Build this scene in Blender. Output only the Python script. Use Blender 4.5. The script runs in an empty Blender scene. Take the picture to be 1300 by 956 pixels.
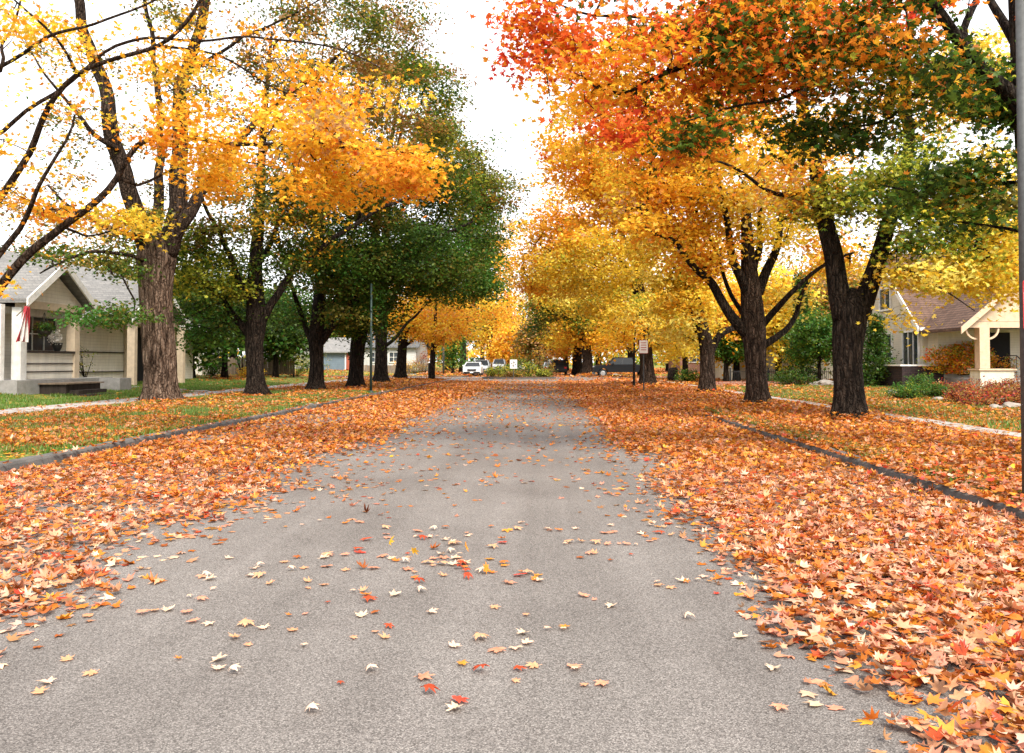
import bpy, bmesh, math, random
import numpy as np
from mathutils import Vector, Matrix, noise as mnoise
random.seed(7); RNG = np.random.default_rng(7)
R = math.radians
scene = bpy.context.scene
COL = scene.collection

# ------------------------------------------------------------------ camera model
FPX = 1050.0; PCX, PCY = 650.0, 433.0
YAW = math.atan(33/FPX); PITCH = math.atan(27/FPX); CAMZ = 1.45
F_ = Vector((-math.sin(YAW)*math.cos(PITCH), math.cos(YAW)*math.cos(PITCH), math.sin(PITCH)))
R_ = Vector((math.cos(YAW), math.sin(YAW), 0)); U_ = R_.cross(F_)
def ray(px, py): return F_ + R_*((px-PCX)/FPX) + U_*((PCY-py)/FPX)
def P(px, py, Y):
    d = ray(px, py); return Vector((0, 0, CAMZ)) + d*(Y/d.y)

cam_d = bpy.data.cameras.new('camera'); cam = bpy.data.objects.new('camera', cam_d); COL.objects.link(cam)
cam.location = (0, 0, CAMZ); cam.rotation_euler = (math.pi/2+PITCH, 0, YAW)
cam_d.sensor_width = 36; cam_d.lens = FPX/1300*36; cam_d.shift_y = -45/1300
cam_d.clip_end = 4000; cam_d.clip_start = 0.05
scene.camera = cam

# ------------------------------------------------------------------ materials
def newmat(name):
    m = bpy.data.materials.new(name); m.use_nodes = True
    nt = m.node_tree; nt.nodes.clear()
    out = nt.nodes.new('ShaderNodeOutputMaterial')
    return m, nt, out
def N(nt, t, **kw):
    n = nt.nodes.new(t)
    for k, v in kw.items():
        if k in n.inputs: n.inputs[k].default_value = v
        else: setattr(n, k, v)
    return n
def L(nt, a, b): nt.links.new(a, b)
def ramp(nt, fac, stops):
    r = nt.nodes.new('ShaderNodeValToRGB'); el = r.color_ramp.elements
    while len(el) < len(stops): el.new(0.5)
    for e, (p, c) in zip(el, stops): e.position = p; e.color = (*c, 1)
    L(nt, fac, r.inputs[0]); return r.outputs[0]
def coords(nt, scale=(1, 1, 1)):
    tc = nt.nodes.new('ShaderNodeTexCoord'); mp = nt.nodes.new('ShaderNodeMapping')
    mp.inputs['Scale'].default_value = scale; L(nt, tc.outputs['Object'], mp.inputs[0]); return mp.outputs[0]
def noi(nt, vec, scale, detail=3, rough=.6):
    n = N(nt, 'ShaderNodeTexNoise', Scale=scale, Detail=detail, Roughness=rough); L(nt, vec, n.inputs['Vector']); return n.outputs['Fac']
def mixc(nt, fac, a, b, mode='MIX'):
    m = nt.nodes.new('ShaderNodeMix'); m.data_type = 'RGBA'; m.blend_type = mode
    if isinstance(fac, (int, float)): m.inputs[0].default_value = fac
    else: L(nt, fac, m.inputs[0])
    for i, v in ((6, a), (7, b)):
        if isinstance(v, tuple): m.inputs[i].default_value = (*v, 1)
        else: L(nt, v, m.inputs[i])
    return m.outputs[2]
def principled(nt, out, col, rough=.8, spec=.3, metal=0, bump=None, bstr=.3, bdist=.02):
    p = nt.nodes.new('ShaderNodeBsdfPrincipled')
    if isinstance(col, tuple): p.inputs['Base Color'].default_value = (*col, 1)
    else: L(nt, col, p.inputs['Base Color'])
    p.inputs['Roughness'].default_value = rough; p.inputs['Specular IOR Level'].default_value = spec
    p.inputs['Metallic'].default_value = metal
    if bump is not None:
        b = N(nt, 'ShaderNodeBump', Strength=bstr, Distance=bdist); L(nt, bump, b.inputs['Height']); L(nt, b.outputs[0], p.inputs['Normal'])
    L(nt, p.outputs[0], out.inputs[0]); return p
def simple(name, col, rough=.6, spec=.3, metal=0, var=.15, nscale=6, streak=(1, 1, 1)):
    m, nt, out = newmat(name); v = coords(nt, streak)
    f = noi(nt, v, nscale, 4)
    a = tuple(max(0, c*(1-var)) for c in col); b = tuple(min(1, c*(1+var)) for c in col)
    c = ramp(nt, f, [(.3, a), (.7, b)])
    principled(nt, out, c, rough, spec, metal, f, .15, .01); return m

def mat_asphalt():
    m, nt, out = newmat('asphalt'); v = coords(nt)
    vo = N(nt, 'ShaderNodeTexVoronoi', Scale=165); L(nt, v, vo.inputs['Vector'])
    sep = nt.nodes.new('ShaderNodeSeparateColor'); L(nt, vo.outputs['Color'], sep.inputs[0])
    c1 = ramp(nt, sep.outputs[0], [(0, (.12, .108, .10)), (.35, (.215, .195, .182)), (.75, (.305, .28, .262)), (1, (.44, .405, .38))])
    gap = ramp(nt, vo.outputs['Distance'], [(.0, (1, 1, 1)), (.75, (.45, .45, .45))])
    c2 = mixc(nt, .8, c1, gap, 'MULTIPLY')
    big = noi(nt, v, .45, 5, .6)
    st = ramp(nt, big, [(.33, (.76, .74, .73)), (.62, (1.03, 1.02, 1.01))])
    c3 = mixc(nt, 1, c2, st, 'MULTIPLY')
    mp = coords(nt, (2.2, .05, 1)); wt = noi(nt, mp, 1, 2)
    st2 = ramp(nt, wt, [(.35, (.84, .835, .83)), (.65, (1.03, 1.03, 1.03))])
    c4 = mixc(nt, 1, c3, st2, 'MULTIPLY')
    # hairline cracks
    vc = N(nt, 'ShaderNodeTexVoronoi', Scale=.16, feature='DISTANCE_TO_EDGE')
    wv = nt.nodes.new('ShaderNodeVectorMath'); wv.operation = 'ADD'
    nn = N(nt, 'ShaderNodeTexNoise', Scale=1.3, Detail=5); L(nt, v, nn.inputs['Vector'])
    sc = nt.nodes.new('ShaderNodeVectorMath'); sc.operation = 'SCALE'; sc.inputs['Scale'].default_value = 1.2; L(nt, nn.outputs['Color'], sc.inputs[0])
    L(nt, v, wv.inputs[0]); L(nt, sc.outputs[0], wv.inputs[1]); L(nt, wv.outputs[0], vc.inputs['Vector'])
    ck = ramp(nt, vc.outputs['Distance'], [(.0, (.6, .58, .56)), (.0022, (1, 1, 1))])
    c5 = mixc(nt, .3, c4, ck, 'MULTIPLY')
    principled(nt, out, c5, .85, .25, 0, vo.outputs['Distance'], .7, .006); return m
def mat_leaf(name='leaf', trans=.5, gloss=.03):
    m, nt, out = newmat(name)
    at = N(nt, 'ShaderNodeAttribute', attribute_name='col')
    v = coords(nt); f = noi(nt, v, 22, 2)
    s = ramp(nt, f, [(.3, (.78, .74, .7)), (.7, (1.1, 1.1, 1.1))])
    c = mixc(nt, 1, at.outputs['Color'], s, 'MULTIPLY')
    d = nt.nodes.new('ShaderNodeBsdfDiffuse'); L(nt, c, d.inputs[0])
    t = nt.nodes.new('ShaderNodeBsdfTranslucent'); L(nt, c, t.inputs[0])
    mx = nt.nodes.new('ShaderNodeMixShader'); mx.inputs[0].default_value = trans
    L(nt, d.outputs[0], mx.inputs[1]); L(nt, t.outputs[0], mx.inputs[2])
    g = N(nt, 'ShaderNodeBsdfGlossy', Roughness=.45); g.inputs[0].default_value = (1, 1, 1, 1)
    m2 = nt.nodes.new('ShaderNodeMixShader'); m2.inputs[0].default_value = gloss*.5
    L(nt, mx.outputs[0], m2.inputs[1]); L(nt, g.outputs[0], m2.inputs[2]); L(nt, m2.outputs[0], out.inputs[0])
    return m
def mat_bark(name, a, b, c3, scale=1.0):
    m, nt, out = newmat(name); v = coords(nt, (1, 1, .16))
    f = noi(nt, v, 16*scale, 6, .7)
    v2 = coords(nt, (1, 1, .35)); g = noi(nt, v2, 55*scale, 4, .7)
    c = ramp(nt, f, [(.36, a), (.52, b), (.68, c3)])
    c = mixc(nt, .6, c, ramp(nt, g, [(.3, (.55, .53, .5)), (.7, (1.25, 1.22, 1.18))]), 'MULTIPLY')
    v3 = coords(nt); h = noi(nt, v3, 1.6, 3)
    c = mixc(nt, .7, c, ramp(nt, h, [(.35, (.8, .8, .8)), (.7, (1.15, 1.12, 1.08))]), 'MULTIPLY')
    wn = N(nt, 'ShaderNodeTexNoise', Scale=5, Detail=3); L(nt, v3, wn.inputs['Vector'])
    ws = nt.nodes.new('ShaderNodeVectorMath'); ws.operation = 'SCALE'; ws.inputs['Scale'].default_value = .12; L(nt, wn.outputs['Color'], ws.inputs[0])
    wa = nt.nodes.new('ShaderNodeVectorMath'); wa.operation = 'ADD'; L(nt, v, wa.inputs[0]); L(nt, ws.outputs[0], wa.inputs[1])
    fu = N(nt, 'ShaderNodeTexVoronoi', Scale=13*scale, feature='DISTANCE_TO_EDGE'); L(nt, wa.outputs[0], fu.inputs['Vector'])
    fr = ramp(nt, fu.outputs['Distance'], [(0, (.28, .26, .25)), (.16, (1, 1, 1))]); c = mixc(nt, .85, c, fr, 'MULTIPLY')
    m0 = nt.nodes.new('ShaderNodeMath'); m0.operation = 'MINIMUM'; L(nt, fu.outputs['Distance'], m0.inputs[0]); m0.inputs[1].default_value = .25
    m1 = nt.nodes.new('ShaderNodeMath'); m1.operation = 'MULTIPLY_ADD'; L(nt, m0.outputs[0], m1.inputs[0]); m1.inputs[1].default_value = 5; L(nt, g, m1.inputs[2])
    mm = nt.nodes.new('ShaderNodeMath'); mm.operation = 'ADD'; L(nt, f, mm.inputs[0]); L(nt, m1.outputs[0], mm.inputs[1])
    principled(nt, out, c, .95, .1, 0, mm.outputs[0], 1, .09); return m
def mat_grass():
    m, nt, out = newmat('grass_ground'); v = coords(nt)
    f = noi(nt, v, 1.1, 5, .7); g = noi(nt, v, 60, 3)
    c = ramp(nt, f, [(.3, (.06, .13, .02)), (.5, (.10, .18, .028)), (.68, (.16, .15, .05))])
    c = mixc(nt, .7, c, ramp(nt, g, [(.3, (.45, .45, .45)), (.7, (1.4, 1.4, 1.3))]), 'MULTIPLY')
    vo = N(nt, 'ShaderNodeTexVoronoi', Scale=22); L(nt, v, vo.inputs['Vector'])
    sep = nt.nodes.new('ShaderNodeSeparateColor'); L(nt, vo.outputs['Color'], sep.inputs[0])
    lm = ramp(nt, sep.outputs[0], [(.8, (0, 0, 0)), (.82, (1, 1, 1))])
    lc = ramp(nt, sep.outputs[1], [(0, (.42, .14, .03)), (.5, (.5, .25, .07)), (1, (.55, .34, .14))])
    c = mixc(nt, lm, c, lc)
    principled(nt, out, c, .95, .1, 0, g, .6, .03); return m
def mat_concrete(name, base, joints=None):
    m, nt, out = newmat(name); v = coords(nt)
    f = noi(nt, v, 3, 6, .7); g = noi(nt, v, 90, 3)
    c = ramp(nt, f, [(.3, tuple(x*.68 for x in base)), (.7, tuple(x*1.2 for x in base))])
    c = mixc(nt, .6, c, ramp(nt, g, [(.3, (.7, .7, .7)), (.7, (1.2, 1.2, 1.2))]), 'MULTIPLY')
    if joints:
        sx = nt.nodes.new('ShaderNodeSeparateXYZ'); L(nt, v, sx.inputs[0])
        md = nt.nodes.new('ShaderNodeMath'); md.operation = 'PINGPONG'; md.inputs[1].default_value = joints/2; L(nt, sx.outputs[1], md.inputs[0])
        j = ramp(nt, md.outputs[0], [(.0, (.35, .34, .32)), (.015, (1, 1, 1))]); c = mixc(nt, .8, c, j, 'MULTIPLY')
    principled(nt, out, c, .9, .2, 0, g, .4, .01); return m
def mat_siding(name, base, pitch=.13):
    m, nt, out = newmat(name); v = coords(nt)
    sx = nt.nodes.new('ShaderNodeSeparateXYZ'); L(nt, v, sx.inputs[0])
    d = nt.nodes.new('ShaderNodeMath'); d.operation = 'DIVIDE'; d.inputs[1].default_value = pitch; L(nt, sx.outputs[2], d.inputs[0])
    fr = nt.nodes.new('ShaderNodeMath'); fr.operation = 'FRACT'; L(nt, d.outputs[0], fr.inputs[0])
    gr = ramp(nt, fr.outputs[0], [(0, (.5, .5, .5)), (.1, (.95, .95, .95)), (1, (1, 1, 1))])
    f = noi(nt, coords(nt, (1, 1, .25)), 5, 5)
    c = ramp(nt, f, [(.3, tuple(x*.85 for x in base)), (.7, tuple(x*1.08 for x in base))])
    c = mixc(nt, .85, c, gr, 'MULTIPLY')
    principled(nt, out, c, .6, .3, 0, fr.outputs[0], .5, .015); return m
def mat_brick(name, c1, c2, mortar, sc=1, bw=.22, bh=.075, plane='xz', ms=.01):
    m, nt, out = newmat(name)
    tc = nt.nodes.new('ShaderNodeTexCoord'); sx = nt.nodes.new('ShaderNodeSeparateXYZ'); L(nt, tc.outputs['Object'], sx.inputs[0])
    ad = nt.nodes.new('ShaderNodeMath'); ad.operation = 'ADD'; L(nt, sx.outputs[0], ad.inputs[0]); L(nt, sx.outputs[1], ad.inputs[1])
    cb = nt.nodes.new('ShaderNodeCombineXYZ'); L(nt, ad.outputs[0], cb.inputs[0]); L(nt, sx.outputs[2], cb.inputs[1])
    b = nt.nodes.new('ShaderNodeTexBrick'); L(nt, cb.outputs[0], b.inputs['Vector'])
    b.inputs['Color1'].default_value = (*c1, 1); b.inputs['Color2'].default_value = (*c2, 1); b.inputs['Mortar'].default_value = (*mortar, 1)
    b.inputs['Scale'].default_value = 1; b.inputs['Brick Width'].default_value = bw; b.inputs['Row Height'].default_value = bh; b.inputs['Mortar Size'].default_value = ms
    f = noi(nt, tc.outputs['Object'], 12, 4)
    c = mixc(nt, .7, b.outputs['Color'], ramp(nt, f, [(.3, (.7, .7, .7)), (.7, (1.2, 1.2, 1.2))]), 'MULTIPLY')
    principled(nt, out, c, .9, .15, 0, b.outputs['Fac'], .4, .01); b2 = m; return m
def mat_glass(name, tint=(.03, .035, .04)):
    m, nt, out = newmat(name); f = noi(nt, coords(nt), 1.5, 2)
    c = ramp(nt, f, [(.3, tint), (.7, tuple(x*2 for x in tint))])
    principled(nt, out, c, .06, .6); return m

M = dict(
    asphalt=mat_asphalt(), leaf=mat_leaf(), litter=mat_leaf('litter_leaf', .25, .05), grass=mat_grass(),
    blade=mat_leaf('grass_blade', .35, .05),
    bark_grey=mat_bark('shaggy_bark', (.05, .032, .022), (.22, .15, .11), (.42, .32, .25), .7),
    bark=mat_bark('maple_bark', (.022, .014, .01), (.085, .058, .043), (.21, .15, .12)),
    bark_dark=mat_bark('dark_bark', (.012, .009, .007), (.045, .033, .026), (.12, .09, .07)),
    kerb=mat_concrete('kerb_concrete', (.115, .11, .105)), walk=mat_concrete('sidewalk_concrete', (.36, .34, .32), 1.5),
    rock=mat_concrete('rock', (.3, .27, .24)), concrete=mat_concrete('concrete', (.3, .29, .28)),
    siding_grey=mat_siding('warm_grey_siding', (.80, .76, .67)), siding_cream=mat_siding('cream_siding', (.66, .61, .51), .11),
    siding_white=mat_siding('white_siding', (.5, .5, .48)), siding_blue=mat_siding('slate_siding', (.13, .17, .21), .2),
    trim=simple('white_trim', (.72, .71, .68), .5), trim_tan=simple('tan_trim', (.55, .45, .33), .5),
    trim_peach=simple('peach_trim', (.56, .41, .29), .55),
    brick_dark=mat_brick('dark_brick', (.035, .025, .027), (.06, .04, .04), (.025, .02, .02)),
    brick_red=mat_brick('red_brick', (.25, .08, .05), (.32, .12, .07), (.3, .25, .2)),
    shingle_brown=mat_brick('brown_shingles', (.10, .06, .045), (.155, .095, .07), (.05, .033, .028), bw=.3, bh=.11, ms=.012),
    shingle_grey=mat_brick('grey_shingles', (.17, .165, .16), (.23, .22, .21), (.15, .15, .15), bw=.3, bh=.11, ms=.012),
    shingle_dark=mat_brick('dark_shingles', (.1, .1, .1), (.15, .15, .15), (.05, .05, .05), bw=.3, bh=.11, ms=.012),
    glass=mat_glass('window_glass'), dark=simple('dark_interior', (.012, .011, .012), .9),
    wood=simple('weathered_wood', (.2, .15, .11), .9, .1, var=.4, nscale=8, streak=(1, 1, .1)),
    wood_dark=simple('dark_wood', (.045, .035, .03), .9, .1, var=.4, nscale=8, streak=(1, 1, .1)),
    steel=simple('galvanised_steel', (.07, .072, .073), .6, .3, .2, .2, 20), green_metal=simple('green_metal', (.03, .055, .05), .5, .4, .2),
    black_metal=simple('black_metal', (.012, .012, .013), .5, .4), sign_white=simple('sign_white', (.8, .8, .78), .4, var=.04),
    sign_red=simple('sign_red', (.45, .015, .02), .4, var=.06), black_paint=simple('black_paint', (.01, .01, .01), .4),
    car_glass=simple('car_glass', (.012, .014, .016), .25, .25, 0, .1),
    tyre=simple('tyre_rubber', (.015, .015, .015), .85), rim=simple('alloy_rim', (.3, .3, .3), .4, .4, .5),
    car_white=simple('white_paint', (.75, .75, .74), .15, .6, 0, .03), car_black=simple('car_black_paint', (.006, .007, .009), .3, .35, 0, .03),
    car_silver=simple('silver_paint', (.45, .46, .47), .2, .5, .5, .03), lamp_glass=simple('headlight_glass', (.6, .62, .65), .1, .6),
    taillight=simple('taillight', (.4, .01, .01), .2), terracotta=simple('terracotta', (.45, .18, .09), .8),
    flag_red=simple('flag_red', (.35, .03, .04), .8), flag_white=simple('flag_white', (.75, .7, .68), .8),
    soil=simple('soil', (.09, .05, .035), .95, .1, 0, .4, 5), tarp=simple('blue_grey_tarp', (.1, .12, .15), .7),
    door_red=simple('rust_red_door', (.3, .07, .04), .6),
)

# ------------------------------------------------------------------ mesh helpers
def tag(o, label=None, cat=None, group=None, kind=None):
    if label: o['label'] = label
    if cat: o['category'] = cat
    if group: o['group'] = group
    if kind: o['kind'] = kind
    return o
def empty(name, loc, label, cat, group=None, rz=0):
    o = bpy.data.objects.new(name, None); COL.objects.link(o); o.location = loc; o.rotation_euler = (0, 0, rz)
    o.empty_display_size = .2
    return tag(o, label, cat, group)
class MB:
    def __init__(s): s.v = []; s.f = []
    def add(s, verts, faces):
        b = len(s.v); s.v.extend([tuple(x) for x in verts]); s.f.extend([tuple(b+i for i in f) for f in faces]); return s
    def box(s, x0, x1, y0, y1, z0, z1, jit=0):
        v = [(x, y, z) for x in (x0, x1) for y in (y0, y1) for z in (z0, z1)]
        if jit: v = [tuple(c+random.uniform(-jit, jit) for c in p) for p in v]
        return s.add(v, [(0, 1, 3, 2), (4, 6, 7, 5), (0, 4, 5, 1), (2, 3, 7, 6), (0, 2, 6, 4), (1, 5, 7, 3)])
    def bar(s, a, b, w, h=None, n=4):
        a = Vector(a); b = Vector(b); h = h or w
        d = (b-a).normalized(); up = Vector((0, 0, 1)) if abs(d.z) < .9 else Vector((0, 1, 0))
        x = d.cross(up).normalized(); y = x.cross(d)
        vs = []
        for p in (a, b):
            for sx, sy in ((-1, -1), (1, -1), (1, 1), (-1, 1)): vs.append(p+x*(sx*w/2)+y*(sy*h/2))
        return s.add(vs, [(3, 2, 1, 0), (4, 5, 6, 7), (0, 1, 5, 4), (1, 2, 6, 5), (2, 3, 7, 6), (3, 0, 4, 7)])
    def tube(s, pts, rad, n=8, disp=None, cap=True):
        pts = [Vector(p) for p in pts]; m = len(pts)
        t0 = (pts[1]-pts[0]).normalized(); ref = Vector((1, 0, 0)) if abs(t0.x) < .9 else Vector((0, 1, 0))
        x = (ref - t0*ref.dot(t0)).normalized(); vs = []
        for i, p in enumerate(pts):
            t = (pts[min(i+1, m-1)]-pts[max(i-1, 0)])
            t = t.normalized() if t.length > 1e-6 else t0
            x = (x - t*x.dot(t)); x = x.normalized() if x.length > 1e-6 else ref; y = t.cross(x)
            for k in range(n):
                a = 2*math.pi*k/n; r = rad[i]
                if disp: r = r*disp(a, i/(m-1), p)
                vs.append(p + x*(math.cos(a)*r) + y*(math.sin(a)*r))
        fs = [(i*n+k, i*n+(k+1) % n, (i+1)*n+(k+1) % n, (i+1)*n+k) for i in range(m-1) for k in range(n)]
        if cap: fs += [tuple(range(n-1, -1, -1)), tuple((m-1)*n+k for k in range(n))]
        return s.add(vs, fs)
    def prism(s, poly, axis, a, b):
        # poly: list of 2d points; extruded along axis ('x','y','z') from a to b
        def mk(p, t): return (t, p[0], p[1]) if axis == 'x' else ((p[0], t, p[1]) if axis == 'y' else (p[0], p[1], t))
        n = len(poly); vs = [mk(p, a) for p in poly]+[mk(p, b) for p in poly]
        return s.add(vs, [tuple(range(n-1, -1, -1)), tuple(range(n, 2*n))]+[(i, (i+1) % n, n+(i+1) % n, n+i) for i in range(n)])
    def build(s, name, mat, parent=None, smooth=False, off=(0, 0, 0), bevel=0):
        me = bpy.data.meshes.new(name); me.from_pydata([(v[0]-off[0], v[1]-off[1], v[2]-off[2]) for v in s.v], [], s.f); me.update()
        bm = bmesh.new(); bm.from_mesh(me); bmesh.ops.recalc_face_normals(bm, faces=bm.faces)
        if bevel: bmesh.ops.bevel(bm, geom=bm.edges[:], offset=bevel, segments=2, affect='EDGES', clamp_overlap=True)
        bm.to_mesh(me); bm.free()
        me.materials.append(mat)
        if smooth: me.polygons.foreach_set('use_smooth', [True]*len(me.polygons))
        o = bpy.data.objects.new(name, me); COL.objects.link(o)
        if parent: o.parent = parent
        return o
def npmesh(name, verts, faces, mat, colors=None, parent=None, smooth=False):
    """verts (n,3), faces (m,k) with fixed k; colors (m,3) per face."""
    me = bpy.data.meshes.new(name); nv = len(verts); m, k = faces.shape
    me.vertices.add(nv); me.vertices.foreach_set('co', np.asarray(verts, np.float32).ravel())
    me.loops.add(m*k); me.loops.foreach_set('vertex_index', faces.astype(np.int32).ravel())
    me.polygons.add(m); me.polygons.foreach_set('loop_start', np.arange(0, m*k, k, dtype=np.int32))
    me.polygons.foreach_set('loop_total', np.full(m, k, dtype=np.int32))
    if colors is not None:
        at = me.attributes.new('col', 'FLOAT_COLOR', 'FACE')
        c = np.ones((m, 4), np.float32); c[:, :3] = colors; at.data.foreach_set('color', c.ravel())
    me.update(calc_edges=True)
    if smooth: me.polygons.foreach_set('use_smooth', np.ones(m, bool))
    me.materials.append(mat)
    o = bpy.data.objects.new(name, me); COL.objects.link(o)
    if parent: o.parent = parent
    return o

# leaf templates: (verts, tris) -- unit size, stem at -y
def maple(level):
    if level == 0:
        pol = [(90, 1.0), (66, .5), (38, .95), (18, .45), (-12, .72), (-50, .36), (-90, .30), (230, .36), (192, .72), (162, .45), (142, .95), (114, .5)]
    elif level == 1:
        pol = [(90, 1), (64, .55), (36, .95), (-20, .6), (-90, .35), (200, .6), (144, .95), (116, .55)]
    elif level == 2:
        pol = [(90, 1), (0, .62), (-90, .7), (180, .62)]
    else:
        pol = [(90, 1.0), (83, .72), (76, .78), (68, .42), (57, .6), (48, .62), (40, 1.0), (31, .7), (24, .74), (14, .4), (2, .52), (-14, .74), (-28, .45), (-55, .38), (-86, .22),
               (-89, .6), (-91, .6), (-94, .22), (235, .38), (208, .45), (194, .74), (178, .52), (166, .4), (156, .74), (149, .7), (140, 1.0), (132, .62), (123, .6), (112, .42), (104, .78), (97, .72)]
    pts = [(0, 0, 0)] + [(.5*r*math.cos(R(a)), .5*r*math.sin(R(a)), 0) for a, r in pol]
    n = len(pol); tris = [(0, 1+i, 1+(i+1) % n) for i in range(n)]
    return np.array(pts, np.float32), np.array(tris, np.int32)
def leaf_arrays(pos, nrm, size, cols, level=0, curl=.5):
    T, TR = maple(level); n = len(pos); k = len(T)
    nrm = nrm/np.linalg.norm(nrm, axis=1, keepdims=True)
    rnd = RNG.normal(size=(n, 3)); x = np.cross(nrm, rnd); x /= np.linalg.norm(x, axis=1, keepdims=True)+1e-9; y = np.cross(nrm, x)
    r2 = (T[:, 0]**2+T[:, 1]**2)
    cu = RNG.normal(0, curl, n); cu2 = RNG.normal(0, curl, n)
    z = cu[:, None]*r2[None]*2 + cu2[:, None]*np.abs(T[None, :, 0])*.5 + RNG.normal(0, .05*curl, (n, k))
    asp = RNG.uniform(.68, 1.12, n)[:, None]
    rj = np.clip(1+RNG.normal(0, .15 if level < 3 else .06, (n, k)), .45, 1.4); z = z*1.0
    V = pos[:, None, :] + size[:, None, None]*((T[None, :, 0]*asp*rj)[..., None]*x[:, None]+(T[None, :, 1]*rj)[..., None]*y[:, None]+z[..., None]*nrm[:, None])
    Fc = TR[None]+(np.arange(n)*k)[:, None, None]
    return V.reshape(-1, 3), Fc.reshape(-1, 3), np.repeat(cols, len(TR), axis=0)

C = dict(orange=(.86, .33, .03), gold=(.93, .50, .035), yellow=(.95, .70, .07), lemon=(.93, .78, .18), red=(.66, .06, .03), vermil=(.82, .15, .03),
         rust=(.48, .16, .04), green=(.09, .16, .018), dgreen=(.034, .072, .012), emer=(.06, .19, .025), ygreen=(.42, .46, .05), olive=(.20, .18, .03),
         brown=(.32, .15, .035), tan=(.62, .38, .17), peach=(.8, .48, .29), pink=(.78, .4, .27), cream=(.82, .6, .42), burg=(.16, .02, .03), lo=(.64, .185, .024), lr=(.34, .092, .02), lp=(.72, .345, .185), lc=(.78, .53, .38), lk=(.72, .30, .19), lg=(.70, .29, .035), lv=(.48, .07, .018), lt=(.42, .20, .09))
PAL = dict(
    orange=dict(orange=3.5, gold=6, yellow=1.6, vermil=.15), yellow=dict(yellow=7, gold=1.6, lemon=2.6, ygreen=.8), goldy=dict(gold=5, yellow=3, orange=2.2, tan=.5),
    red=dict(vermil=5, red=2, orange=3, rust=.5), redor=dict(vermil=4, red=.5, orange=5.5, gold=2.6, green=1), redgreen=dict(vermil=2.6, orange=2, green=3, dgreen=1.4, gold=.7), green=dict(green=5, dgreen=3, emer=2, olive=1),
    dark=dict(dgreen=4.5, green=4, olive=.8, emer=1.5), emer=dict(emer=4, green=4, ygreen=.6, dgreen=1), ygreen=dict(ygreen=3, green=3, olive=1.5, yellow=.8),
    olive=dict(olive=3, green=4, brown=.9, gold=.4, ygreen=1.2, dgreen=1), brownol=dict(olive=3, brown=2.4, tan=.7, gold=.7, green=.8), gbrown=dict(green=5, dgreen=2.5, rust=.5, gold=1, orange=1.3, ygreen=1.2, olive=.8),
    vine=dict(vermil=2, ygreen=3, orange=3, green=.8, peach=2, gold=3), burg=dict(burg=2.4, rust=2, brown=1.6, red=.5, olive=1, tan=.5), litter=dict(lo=7.5, lr=2.2, lv=1.6, lt=1.8, lp=1.8, lg=1.6, red=.3, brown=1),
    litter_pale=dict(lp=4.5, lc=2.6, lk=4, lo=3.6, lt=1.2, lr=1.6, lv=1.1, lg=.6, red=.3), litter_gold=dict(lg=4, lt=2.5, lo=4.5, gold=.35, lp=1.8, brown=.6, lr=1.3))
def pick(pal, n):
    d = PAL[pal]; ks = list(d); w = np.array([d[k] for k in ks], float); w /= w.sum()
    i = RNG.choice(len(ks), n, p=w); c = np.array([C[k] for k in ks])[i]
    return c
def jitter(c, a=.12):
    n = len(c); c = c*RNG.uniform(1-a*1.6, 1+a, (n, 1))*RNG.uniform(1-a*.5, 1+a*.5, (n, 3)); return np.clip(c, .005, .95)

# ------------------------------------------------------------------ ground
XL, XR = -6.9, 4.3
CY0, CY1 = 62.0, 82.0
def lerp_(x, xs, ys): return float(np.interp(x, xs, ys))
def gz(x, y=0):
    if XL <= x <= XR: return 0.0
    return lerp_(x, [-200, -60, -24, -19, -13.8, -12.2, -8, XL-.16, XR+.16, 6, 7.15, 8.45, 12, 17, 24, 60, 200],
                    [1.2, .9, .62, .50, .21, .2, .17, .13, .13, .17, .2, .2, .26, .34, .4, .6, .8])
def zmap(xs): return np.interp(xs, [-200, -60, -24, -19, -13.8, -12.2, -8, XL-.16, XL-.15, XR+.15, XR+.16, 6, 7.15, 8.45, 12, 17, 24, 60, 200],
                    [1.2, .9, .62, .50, .21, .2, .17, .13, 0, 0, .13, .17, .2, .2, .26, .34, .4, .6, .8])
def block(name, side, y0, y1, mat):
    """terrain block beside the road; corners rounded at the crossing"""
    xs0 = XL-.15 if side < 0 else XR+.15
    ys = np.concatenate([np.arange(y0, y1, .5), [y1]]); steps = np.concatenate([np.arange(0, 16, .35), np.arange(16, 40, 1.5), np.arange(40, 130, 10), [130]])
    vs = []; Rr = 4.0
    for y in ys:
        d = 0
        e = min(abs(y-CY0) if y <= CY0 else 99, abs(y-CY1) if y >= CY1 else 99)
        if e < Rr: d = Rr-math.sqrt(max(0, Rr*Rr-(Rr-e)**2))
        for s in steps:
            x = xs0+side*(max(s, d))
            z = gz(x) + .018*mnoise.noise(Vector((x*1.1, y*1.1, 0))) + .03*mnoise.noise(Vector((x*.3, y*.3, 5)))*min(1, s/2)
            vs.append((x, y, z))
    n = len(steps); fs = [(i*n+j, i*n+j+1, (i+1)*n+j+1, (i+1)*n+j) for i in range(len(ys)-1) for j in range(n-1)]
    # skirt so the edge is closed
    mb = MB(); mb.add(vs, fs)
    b = len(mb.v)
    for i in range(len(ys)): x, y, z = vs[i*n]; mb.v.append((x, y, -.05))
    for i in range(len(ys)-1): mb.f.append((i*n, (i+1)*n, b+i+1, b+i))
    for row in (0, len(ys)-1):
        b = len(mb.v)
        for j in range(n): x, y, z = vs[row*n+j]; mb.v.append((x, y, -.05))
        for j in range(n-1): mb.f.append((row*n+j, row*n+j+1, b+j+1, b+j))
    o = mb.build(name, mat, smooth=True); return tag(o, kind='structure')
g = MB(); g.add([(-1500, -300, -.03), (1500, -300, -.03), (1500, 2500, -.03), (-1500, 2500, -.03)], [(0, 1, 2, 3)])
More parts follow.
